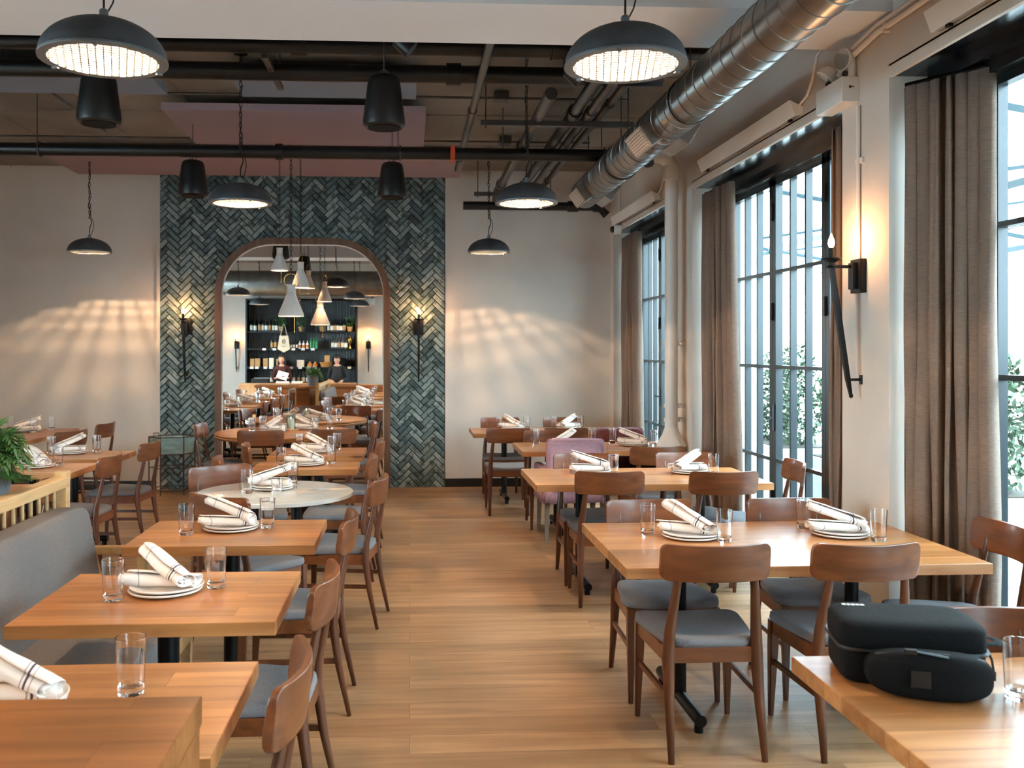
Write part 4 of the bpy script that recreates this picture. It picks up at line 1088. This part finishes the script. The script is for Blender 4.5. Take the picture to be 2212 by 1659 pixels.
bm=NB(); P=[(.172,-.03,.085),(.205,-.035,.088),(.222,-.01,.088),(.215,.02,.086),(.174,.03,.084)]; tube(bm,P,.012,6,sx=1.1,sy=.25); obj('grab_loop',bm,'black_soft',t,smooth=True)
bm=NB(); tube(bm,[(.178,-.055,.078),(.186,-.058,.06),(.190,-.06,.03)],.003,5); cbox(bm,(.191,-.06,.025),(.006,.004,.02)); obj('zip_pull',bm,'black_plastic',t)
t=thing('belt_pouch','slim black zipped pouch leaning against the black camera case','pouch',(1.308,2.258,TT),-.34)
def bend(p):
    p=p.copy(); p.z += -.020*(p.x/.15)**2*(1 if p.x<0 else .8)*(1 if p.z>0 else 0)+.012; p.y += .045*(p.x/.15)**2; return p
bm=NB(); rbox(bm,(0,0,.050),(.30,.075,.118),e=4,nu=40,nv=18,fn=bend); obj('pouch_body',bm,'black_soft',t,smooth='all')
bm=NB(); P=[]
for i in range(20):
    x=-.125+.25*i/19; P.append((x,-.012+.045*(x/.15)**2,.112-.026*(x/.15)**2+.004))
tube(bm,P,.006,6); obj('zipper',bm,'black_plastic',t,smooth=True)
bm=NB(); cbox(bm,(-.05,-.018,.122),(.028,.016,.012),bev=.002); tube(bm,[(-.036,-.02,.124),(.035,-.022,.116)],.007,6,sx=1.3,sy=.3); obj('zip_pull',bm,'black_plastic',t)
bm=NB(); cbox(bm,(-.03,-.0385,.060),(.045,.003,.042),bev=.001); obj('badge',bm,'black_plastic',t)

# ------------------------------------------------------------------ ledge, bench, console, plant
bm=NB(); box(bm,(-3.3,1.30,.84),(-.437,1.98,.90),bev=.003)
t=thing('wooden_ledge','wide wooden ledge with knots in the left foreground','ledge',(0,0,0)); obj('ledge_top',bm,'ledge_wood',t)
bm=NB(); box(bm,(-3.28,1.33,0),(-.437,1.955,.84)); 
o=obj('ledge_panel',bm,'ledge_wood',t)
t=thing('slatted_bench','wooden bench with spindle back and grey cushions at left','bench',(0,0,0))
bx=-1.72; y0,y1=2.15,4.66
bm=NB(); box(bm,(bx-.02,y0,.955),(bx+.05,y1,1.01),bev=.008); obj('top_rail',bm,'pale_wood',t)
bm=NB(); box(bm,(bx-.01,y0,.50),(bx+.03,y1,.56)); obj('lower_rail',bm,'pale_wood',t)
n=int((y1-y0-.1)/.092)
for k in range(n):
    y=y1-.11-.092*k
    if y<2.9: break
    bm=NB(); tube(bm,[(bx+.012,y,.55),(bx+.012,y,.75),(bx+.012,y,.96)],[.008,.0115,.010],10); obj('spindle',bm,'pale_wood',t,smooth=True)
for y in (y1-.02,y0+.02):
    bm=NB(); tube(bm,[(bx-.10,y,0),(bx+.01,y,.50),(bx+.02,y,1.035)],[.03,.032,.028],4,square=True); obj('end_post',bm,'pale_wood',t)
    bm=NB(); box(bm,(bx,y-.02,.625),(-1.29,y+.02,.665),bev=.006); obj('arm_rail',bm,'pale_wood',t)
    bm=NB(); tube(bm,[(-1.31,y,.0),(-1.31,y,.635)],[.018,.024],4,square=True); obj('arm_post',bm,'pale_wood',t)
bm=NB(); box(bm,(bx+.02,y0,.27),(-1.02,y1-.04,.34),bev=.004); obj('seat_base',bm,'pale_wood',t)
for y in (y0+.1,(y0+y1)/2,y1-.15):
    bm=NB(); tube(bm,[(-1.07,y,0),(-1.07,y,.27)],[.018,.026],4,square=True); obj('front_leg',bm,'pale_wood',t)
bm=NB(); rbox(bm,(-1.32,3.40,.40),(.62,2.44,.13),e=9,nu=44,nv=16); obj('seat_cushion',bm,'bench_fabric',t,smooth='all')
def lean(p): p=p.copy(); p.x-=(p.z)*.16; return p
bm=NB(); rbox(bm,(-1.585,3.42,.66),(.13,2.42,.46),e=9,nu=60,nv=20,fn=lean); obj('back_cushion',bm,'bench_fabric',t,smooth='all')
# second bench back to back
t=thing('slatted_bench','grey bench facing the left group, back to back, seen in mirror','bench',(0,0,0))
bm=NB(); rbox(bm,(-2.30,2.98,.66),(.13,1.5,.46),e=9,nu=40,nv=16); obj('back_cushion',bm,'bench_fabric',t,smooth='all')
bm=NB(); box(bm,(-2.45,2.3,0),(-2.21,3.7,.43)); obj('seat_base',bm,'pale_wood',t)
bm=NB(); box(bm,(-2.24,2.3,.86),(-2.18,3.74,.93),bev=.006); tube(bm,[(-2.2,3.72,0),(-2.2,3.72,.93)],.028,4,square=True); obj('top_rail',bm,'pale_wood',t)
t=thing('console','narrow wooden console behind the bench holding the potted plant','console',(0,0,0))
bm=NB(); box(bm,(-2.13,3.2,.93),(-1.76,4.55,.965),bev=.004); obj('console_top',bm,'table_oak',t)
bm=NB(); box(bm,(-2.11,3.25,0),(-1.86,4.5,.93)); obj('console_body',bm,'ledge_wood',t)
t=thing('potted_fern','leafy green plant in a rough grey pot at the left edge','plant',(-1.84,4.12,.965))
bm=NB(); lathe(bm,[(0,0),(.085,0),(.095,.01),(.118,.19),(.122,.20),(.112,.20),(.105,.17),(0,.165)],seg=32); obj('pot',bm,'pot_grey',t,smooth=True)
bm=NB(); lathe(bm,[(0,.176),(.107,.176)],seg=20); obj('soil',bm,'soil',t)
R=random.Random(5)
def frond(bm,base,dirn,L,rise,w):
    pts=[];n=12
    for i in range(n+1):
        u=i/n; p=Vector(base)+dirn*(L*u)+Vector((0,0,rise*math.sin(u*PI*.78)-.20*L*u*u*1.4)); pts.append(p)
    tube(bm,pts,[.0022*(1-.6*i/n) for i in range(n+1)],4)
    for i in range(2,n):
        p=pts[i]; d=(pts[i+1]-pts[i-1]).normalized(); s=d.cross(Vector((0,0,1))).normalized(); up=s.cross(d)
        l=w*1.15*math.sin(PI*(i/n)**.8)*R.uniform(.8,1.2)+.015
        for sg in (-1,1):
            q=(s*sg+d*.75+up*R.uniform(-.25,.1)).normalized(); m_=p+q*l*.5; sd=d*.011+up*.003
            v=[bm.verts.new(a) for a in (p,m_+sd,p+q*l,m_-sd)]; bm.faces.new(v)
    p=pts[-1]; d=(pts[-1]-pts[-2]).normalized(); s=d.cross(Vector((0,0,1))).normalized()
    bm.faces.new([bm.verts.new(a) for a in (p-d*.03,p+s*.012,p+d*.05,p-s*.012)])
bm=NB()
for k in range(46):
    a=R.uniform(0,2*PI); L=R.uniform(.10,.22); rise=R.uniform(.06,.24)
    if k<12: a=R.uniform(-.9,.7); L=R.uniform(.14,.24); rise=R.uniform(.02,.16)
    d=Vector((math.cos(a),math.sin(a),0)); frond(bm,(d.x*.05,d.y*.05,.18),d,L,rise,.085)
for k in range(5):
    a=R.uniform(-.8,.2); d=Vector((math.cos(a),math.sin(a),0)); frond(bm,(d.x*.09,d.y*.09,.18),d,R.uniform(.14,.22),-.05,.08)
f_=obj('foliage',bm,'leaf',t); f_.scale=(.72,.72,.8); f_.location.z=.035
# galvanised planter stand by the back wall
t=thing('tub_stand','galvanised hexagonal tub on a rusty iron stand by the tiled wall','planter',(-2.69,10.66,0))
def hexa(r,ph=.2): return [(r*math.cos(2*PI*k/6+ph)*1.15,r*math.sin(2*PI*k/6+ph)*.9) for k in range(6)]
bm=NB(); prism(bm,hexa(.205),.46,.465)
o_,i_=hexa(.215),hexa(.208)
for (ra,za),(rb,zb) in (((.205,.46),(.222,.64)),((.218,.64),(.201,.47))):
    A=[bm.verts.new((x,y,za)) for x,y in hexa(ra)];B=[bm.verts.new((x,y,zb)) for x,y in hexa(rb)]
    for i in range(6): bm.faces.new((A[i],A[(i+1)%6],B[(i+1)%6],B[i]))
obj('tub',bm,'galvanised',t)
bm=NB(); tube(bm,[(x,y,.645) for x,y in hexa(.222)],.006,6,closed=True); tube(bm,[(x,y,.455) for x,y in hexa(.212)],.006,6,closed=True); tube(bm,[(x,y,.30) for x,y in hexa(.215)],.004,6,closed=True); tube(bm,[(x,y,.06) for x,y in hexa(.215)],.005,6,closed=True); obj('hoop',bm,'rust_iron',t)
for x,y in hexa(.219):
    bm=NB(); tube(bm,[(x,y,0),(x,y,.65)],.007,6); obj('leg',bm,'rust_iron',t)
bm=NB(); tube(bm,[(-.20,-.03,.64),(-.20,-.03,.685),(-.13,-.06,.69),(-.13,-.06,.64)],.005,6); obj('handle',bm,'rust_iron',t)

# ------------------------------------------------------------------ the bar behind the camera (seen in the mirror)
BX0,BX1=-3.86,-1.30
t=thing('bar_shelving','tall black shelving wall filled with bottles behind the bar, seen in mirror','shelving',(0,0,0))
bm=NB(); n=70
for k in range(n):
    x=BX0+(BX1-BX0)*k/n; tube(bm,[(x,YW+.02,0),(x,YW+.02,2.85)],.028,6)
obj('corrugated_back',bm,'corrugated',t,smooth=True)
bm=NB(); box(bm,(BX0-.04,YW,0),(BX0,YW+.34,2.88)); box(bm,(BX1,YW,0),(BX1+.04,YW+.34,2.88)); box(bm,(BX0,YW,2.84),(BX1,YW+.34,2.88)); obj('side_frame',bm,'black_plastic',t)
SH=[.86,1.25,1.69,2.10]
for z in SH:
    bm=NB(); box(bm,(BX0,YW+.05,z-.03),(BX1,YW+.33,z)); obj('shelf',bm,'black_plastic',t)
def mk_bottle(body,label,h=.30,r=.037):
    def f():
        t=thing('wine_bottle','','bottle')
        bm=NB(); lathe(bm,[(0,0),(r,0),(r,h*.60),(r*.9,h*.67),(r*.38,h*.76),(r*.36,h*.97),(0,h)],seg=14); obj('glass_body',bm,body,t,smooth=True)
        bm=NB(); lathe(bm,[(r+.001,h*.12),(r+.001,h*.48)],seg=14); obj('label',bm,label,t,smooth=True)
        return t
    return f
R=random.Random(11)
kinds=[('b1',mk_bottle('bottle_dark','label_cream')),('b2',mk_bottle('bottle_dark','white_enamel',.29,.04)),('b3',mk_bottle('bottle_dark','kraft',.31,.036))]
NUM=['leftmost','second from left','third from left','fourth from left','fifth from left','sixth from left','seventh from left','eighth from left']
def row(z,xs,ks,what,grp):
    for i,x in enumerate(xs):
        k=ks[i%len(ks)]; place(k[0],k[1],'%s, %s'%(what,NUM[i]),(x,YW+.22,z),R.uniform(0,6),grp)
row(SH[3],[-3.78,-3.69,-3.585,-3.505,-3.42,-3.34,-3.25,-3.18],kinds,'dark wine bottle with pale label on the top shelf at left','bottles on the bar shelves')
row(SH[3],[-1.94,-1.86,-1.79,-1.72,-1.645,-1.57],kinds,'dark wine bottle on the top shelf at right','bottles on the bar shelves')
row(SH[2],[-3.29,-3.20],[kinds[2]],'dark bottle left of the tote bag','bottles on the bar shelves')
row(SH[2],[-2.36,-2.295,-2.23],[('bg',mk_bottle('bottle_green','bottle_green',.27,.032))],'bright green bottle on the middle shelf','bottles on the bar shelves')
row(SH[2],[-2.84,-2.77,-2.70],[('bs',mk_bottle('bottle_dark','white_enamel',.2,.026))],'small bottle beside the tote bag','bottles on the bar shelves')
row(SH[2],[-2.63,-2.54,-2.45],[('bo',mk_bottle('white_enamel','amber',.19,.032))],'white and orange bottle on the middle shelf','bottles on the bar shelves')
row(SH[2],[-1.845,-1.765,-1.69,-1.61,-1.53],kinds,'dark bottle at the right of the middle shelf','bottles on the bar shelves')
row(SH[0],[-3.3,-2.78,-2.66,-2.55,-2.45,-2.25],kinds,'dark bottle on the bottom shelf','bottles on the bar shelves')
for i,(x,w_,h,mt_) in enumerate(((-3.755,.10,.20,'kraft'),(-3.63,.12,.21,'kraft'),(-3.44,.11,.21,'kraft'),(-3.30,.11,.22,'label_cream'),(-3.12,.13,.19,'kraft'),(-2.61,.17,.17,'label_cream'),(-1.98,.12,.28,'kraft'))):
    bm=NB(); cbox(bm,(x,YW+.22,SH[1]+h/2+.0),(w_,.07,h),bev=.006); bm2=None
    o=obj('paper_bag',bm,mt_); tag(o,'%s paper bag on the lower bar shelf, number %d from left'%('pale' if mt_=='label_cream' else 'brown',i+1),'bag',group='paper bags on the bar shelf')
for i,(x,z) in enumerate([(-3.75,SH[1]),(-3.63,SH[1]),(-3.43,SH[1]),(-3.3,SH[1]),(-3.12,SH[1]),(-2.82,SH[1]),(-2.61,SH[1]),(-2.40,SH[1]),(-2.27,SH[1]),(-3.46,SH[2]),(-3.22,SH[2]),(-2.77,SH[2]),(-2.54,SH[2]),(-2.31,SH[2]),(-1.44,SH[1])]):
    bm=NB(); cbox(bm,(x,YW+.335,z-.015),(.085,.004,.05)); o=obj('price_card',bm,'white_enamel'); tag(o,'small white price card on the bar shelf edge, number %d'%(i+1),'card',group='price cards on the shelf edges')
for i,x in enumerate((-2.39,-2.26)):
    bm=NB(); rbox(bm,(x,YW+.22,SH[1]+.045),(.12,.12,.09),e=3); o=thing('honey_jar','amber honey jar on the lower shelf, %s of the pair'%('left' if i==0 else 'right'),'jar',group='honey jars'); obj('jar_body',bm,'amber',o,smooth='all'); bm=NB(); lathe(bm,[(0,.13),(.025,.13),(.03,.08)],(x,YW+.22,SH[1]),12); obj('lid',bm,'kraft',o,smooth=True)
t=thing('tote_bag','cream canvas tote bag with printed motif hanging from the shelves','bag',(-2.99,YW+.36,-.0))
bm=NB(); vs=[(-.10,2.0),(.10,2.0),(.15,1.68),(.0,1.60),(-.15,1.68)]; A=[bm.verts.new((x,0,z)) for x,z in vs]; B=[bm.verts.new((x,.02,z)) for x,z in vs]
bm.faces.new(A); bm.faces.new(B)
for i in range(5): bm.faces.new((A[i],A[(i+1)%5],B[(i+1)%5],B[i]))
bag=obj('bag_body',bm,'canvas',t)
bm=NB(); tube(bm,[(-.08,.01,1.99),(-.02,.01,2.25),(.0,.01,2.27),(.02,.01,2.25),(.08,.01,1.99)],.008,5); obj('strap',bm,'canvas',t)
bm=NB(); tube(bm,[(.035*math.cos(a),.024,1.86+.05*math.sin(a)) for a in [2*PI*k/16 for k in range(16)]],.006,4,closed=True); tube(bm,[(-.02,.024,1.84),(0,.024,1.88),(.02,.024,1.84)],.006,4); tube(bm,[(-.05,.024,1.74),(.05,.024,1.74)],.004,4); obj('printed_motif',bm,'black_plastic',bag)
t=thing('trophy_cup','brass trophy cup at the right end of the middle shelf','trophy',(-1.43,YW+.22,SH[2]))
bm=NB(); lathe(bm,[(0,0),(.05,0),(.045,.02),(.012,.06),(.012,.10),(.05,.15),(.06,.22),(.045,.26),(.012,.28),(.02,.31),(0,.33)],seg=20); obj('cup',bm,'brass',t,smooth=True)
for s_ in (-1,1):
    bm=NB(); tube(bm,[(s_*.055,0,.24),(s_*.085,0,.22),(s_*.08,0,.17),(s_*.05,0,.15)],.006,5); obj('handle',bm,'brass',t)
t=thing('wicker_basket','woven basket holding a bag on the lower shelf','basket',(-2.0,YW+.22,SH[1]))
bm=NB(); lathe(bm,[(0,0),(.12,0),(.155,.11),(.15,.115),(.11,.01),(0,.01)],seg=24); obj('basket_body',bm,'wicker',t,smooth=True)
bm=NB(); tube(bm,[(.153*math.cos(2*PI*k/24),.153*math.sin(2*PI*k/24),.113) for k in range(24)],.008,6,closed=True); obj('rim',bm,'wicker',t)
bm=NB(); rbox(bm,(-1.68,YW+.2,SH[1]+.11),(.34,.14,.22),e=5); tag(obj('cooler_bag',bm,'black_soft',smooth='all'),'black soft bag on the lower shelf behind the bent person','bag')
for i,(x,z,s_) in enumerate(((-3.07,SH[3],1.0),(-2.60,SH[3],1.3),(-2.1,SH[3]+.0,1.3),(-1.44,SH[3],1.0))):
    t=thing('shelf_plant','trailing green plant in a clay pot on the top bar shelf, number %d'%(i+1),'plant',(x,YW+.2,z),group='plants on the top bar shelf')
    bm=NB(); lathe(bm,[(0,0),(.05,0),(.07,.12),(0,.12)],seg=16); obj('pot',bm,'kraft',t,smooth=True)
    bm=NB(); leaf_cloud(bm,(0,.0,.24),(.14,.12,.16*s_),160,.03,i+20)
    for v in bm.verts:
        if v.co.y<-.12: v.co.y=-.12
    obj('foliage',bm,'leaf',t)
# bar counter
t=thing('bar_counter','pale wood bar counter with a glowing strip, seen in mirror','counter',(0,0,0))
CX0,CX1,CY=-3.92,-1.25,.40; CZ=.89
bm=NB(); box(bm,(CX0,CY-.36,CZ-.04),(CX1,CY+.03,CZ),bev=.003); obj('counter_top',bm,'bar_wood',t)
bm=NB(); box(bm,(CX0,CY-.03,0),(CX1,CY,CZ-.04)); obj('front_panel',bm,'bar_wood',t)
bm=NB(); box(bm,(-3.22,CY+.005,CZ-.18),(-2.43,CY+.03,CZ-.08),bev=.01); obj('light_strip',bm,'bar_light',t)
for i,(x,w_) in enumerate(((-2.93,.30),(-2.60,.24))):
    bm=NB(); cbox(bm,(x,CY-.12,CZ+.02),(w_,.16,.04),bev=.004); tag(obj('paper_stack',bm,'paper'),'stack of white menus on the bar counter, %s'%('wider' if i==0 else 'narrower'),'paper',group='menus on the bar')
t=thing('till_screen','dark till with a thin screen on the bar counter','till',(-3.46,CY-.25,CZ))
bm=NB(); cbox(bm,(0,0,.05),(.40,.2,.10),bev=.005); obj('till_body',bm,'black_plastic',t); bm=NB(); cbox(bm,(.03,.0,.115),(.34,.16,.012)); obj('screen',bm,'screen_grey',t)
# people
def person(label,x,y,h,face,top,hairlen,pose):
    t=thing('person',label,'person',(x,y,0),face-PI/2)
    s=h/1.70
    def sk(name,chains,mat,lv=2,merge=None):
        me=bpy.data.meshes.new(name); V=[];E_=[];Rr=[]; idx={}
        for ch in chains:
            prev=None
            for p,r in ch:
                key=tuple(round(c,4) for c in p)
                if key not in idx: idx[key]=len(V); V.append(Vector(p)*s); Rr.append(r*s if not isinstance(r,tuple) else tuple(q*s for q in r))
                if prev is not None: E_.append((prev,idx[key]))
                prev=idx[key]
        me.from_pydata(V,E_,[]); o=bpy.data.objects.new(name,me); C.objects.link(o); o.parent=t; me.materials.append(M[mat])
        md=o.modifiers.new('skin','SKIN'); md.use_smooth_shade=True
        for i,v in enumerate(me.skin_vertices[0].data): v.radius=(Rr[i],Rr[i]) if not isinstance(Rr[i],tuple) else Rr[i]; v.use_root=(i==0)
        sb=o.modifiers.new('sub','SUBSURF'); sb.levels=lv; sb.render_levels=lv
        return o
    ha=pose['hand']; ch=[]
    pel=(0,0,.98); 
    ch.append([(pel,(.15,.10)),((0,.02,1.15),(.125,.09)),((0,.02,1.32),(.15,.10)),((0,0,1.42),(.10,.08)),((0,.02,1.49),.052),((0,.05,1.55),.055)])
    for sx in (-1,1):
        ch.append([(pel,(.15,.10)),((sx*.09,0,.88),.095),((sx*.10,.01,.5),.06),((sx*.10,-.02,.09),.038),((sx*.11,.10,.04),.035)])
        hx,hy,hz=ha[0 if sx<0 else 1]; el=(sx*.24,-.02,1.10)
        wr=(hx,hy,hz)
        dv=(Vector(wr)-Vector(el)).normalized(); sd=dv.cross(Vector((0,0,1))).normalized()
        pal=tuple(Vector(wr)+dv*.07)
        ch.append([((0,0,1.42),(.10,.08)),((sx*.17,0,1.40),.055),(el,.038),(wr,.024),(pal,.030)])
        for k,(off,l) in enumerate(((-.027,.060),(-.009,.072),(.009,.068),(.026,.052))):
            a=Vector(pal)+dv*.015+sd*off; b_=a+dv*l*.6-Vector((0,0,.006)); c=a+dv*l*.9-Vector((0,0,.022))
            ch.append([(pal,.030),(tuple(a),.0095),(tuple(b_),.0085),(tuple(c),.007)])
        th=Vector(wr)+dv*.03+sd*(-sx*.03); ch.append([(wr,.024),(tuple(th),.010),(tuple(th+dv*.03+sd*(-sx*.012)),.0085)])
    sk('body',ch,'skin')
    # head with features, bent forward
    rot=Matrix.Rotation(pose['nod'],3,'X')
    def hf(p):
        p=p.copy()
        if p.z<0: p.x*=1-.28*(-p.z/.115); p.y=p.y*(1-.1*(-p.z/.115))+.012*(-p.z/.115)
        return p
    hc=Vector((0,.07,1.62))
    bm=NB(); rbox(bm,tuple(hc*s),(.155*s,.19*s,.235*s),e=2.3,nu=28,nv=20,rot=rot,fn=hf)
    def at(v): return tuple((hc+rot@Vector(v))*s)
    cbm=rbox
    rbox(bm,at((0,.100,-.018)),(.026*s,.035*s,.05*s),e=2,nu=10,nv=8,rot=rot)
    for sx in (-1,1): rbox(bm,at((sx*.078,.0,-.01)),(.018*s,.04*s,.06*s),e=2,nu=10,nv=8,rot=rot)
    head=obj('head',bm,'skin',t,smooth='all')
    bm=NB()
    for sx in (-1,1): rbox(bm,at((sx*.030,.083,.008)),(.026*s,.014*s,.010*s),e=2,nu=10,nv=6,rot=rot); rbox(bm,at((sx*.030,.086,.030)),(.036*s,.012*s,.007*s),e=2,nu=10,nv=6,rot=rot)
    obj('eyes_and_brows',bm,'dark_hair',head,smooth='all')
    bm=NB(); rbox(bm,at((0,.083,-.062)),(.045*s,.016*s,.014*s),e=2,nu=10,nv=6,rot=rot); obj('mouth',bm,'red_dot',head,smooth='all')
    bm=NB()
    def hairf(p):
        p=p.copy()
        if p.y>.03 and p.z<.055: p.y=.03+(p.y-.03)*.1
        return p
    rbox(bm,at((0,-.018,.028)),(.180*s,.20*s,.235*s),e=2.2,nu=28,nv=20,rot=rot,fn=hairf)
    if hairlen>0:
        rbox(bm,tuple(Vector((0,-.045,1.62-hairlen/2))*s),(.20*s,.10*s,(hairlen+.16)*s),e=2.6,nu=24,nv=16)
        for sx in (-1,1): rbox(bm,tuple(Vector((sx*.085,.02,1.60-hairlen/2))*s),(.05*s,.09*s,(hairlen+.12)*s),e=2.2,nu=14,nv=12)
    obj('hair',bm,'dark_hair',t,smooth='all')
    cl=[[((0,.0,.93),(.17,.125)),((0,.02,1.15),(.145,.11)),((0,.02,1.31),(.168,.118)),((0,.0,1.405),(.115,.088))]]
    for sx in (-1,1):
        hx,hy,hz=ha[0 if sx<0 else 1]; el=Vector((sx*.24,-.02,1.10)); mid=el.lerp(Vector((hx,hy,hz)),.55 if pose.get('short') else .9)
        cl.append([((0,.0,1.405),(.115,.088)),((sx*.17,0,1.40),.068),(tuple(el),.052),(tuple(mid),.042)])
    sk('shirt',cl,top)
    tr=[[((0,0,.98),(.165,.115)),((0,0,.93),(.165,.12))]]
    for sx in (-1,1): tr.append([((0,0,.93),(.165,.12)),((sx*.09,0,.85),.105),((sx*.10,.01,.5),.075),((sx*.10,-.02,.10),.06)])
    sk('trousers',tr,'black_cloth')
    return t
w=person('woman in a maroon cardigan reading a sheet behind the bar, seen in mirror',-3.02,-.22,1.50,N_,'maroon_cloth',.26,dict(hand=((-.10,.26,1.14),(.12,.25,1.16)),nod=-.45,short=True))
p=person('person in a black shirt looking down behind the bar, seen in mirror',-1.72,-.22,1.50,N_,'black_cloth',0,dict(hand=((-.14,.24,1.05),(.14,.24,1.05)),nod=-.75))
bm=NB(); cbox(bm,(-2.97,.06,1.06),(.26,.004,.20),rot=Matrix.Rotation(.5,3,'X')@Matrix.Rotation(.3,3,'Y')); tag(obj('paper_sheet',bm,'paper'),'white sheet of paper held by the woman behind the bar','paper')
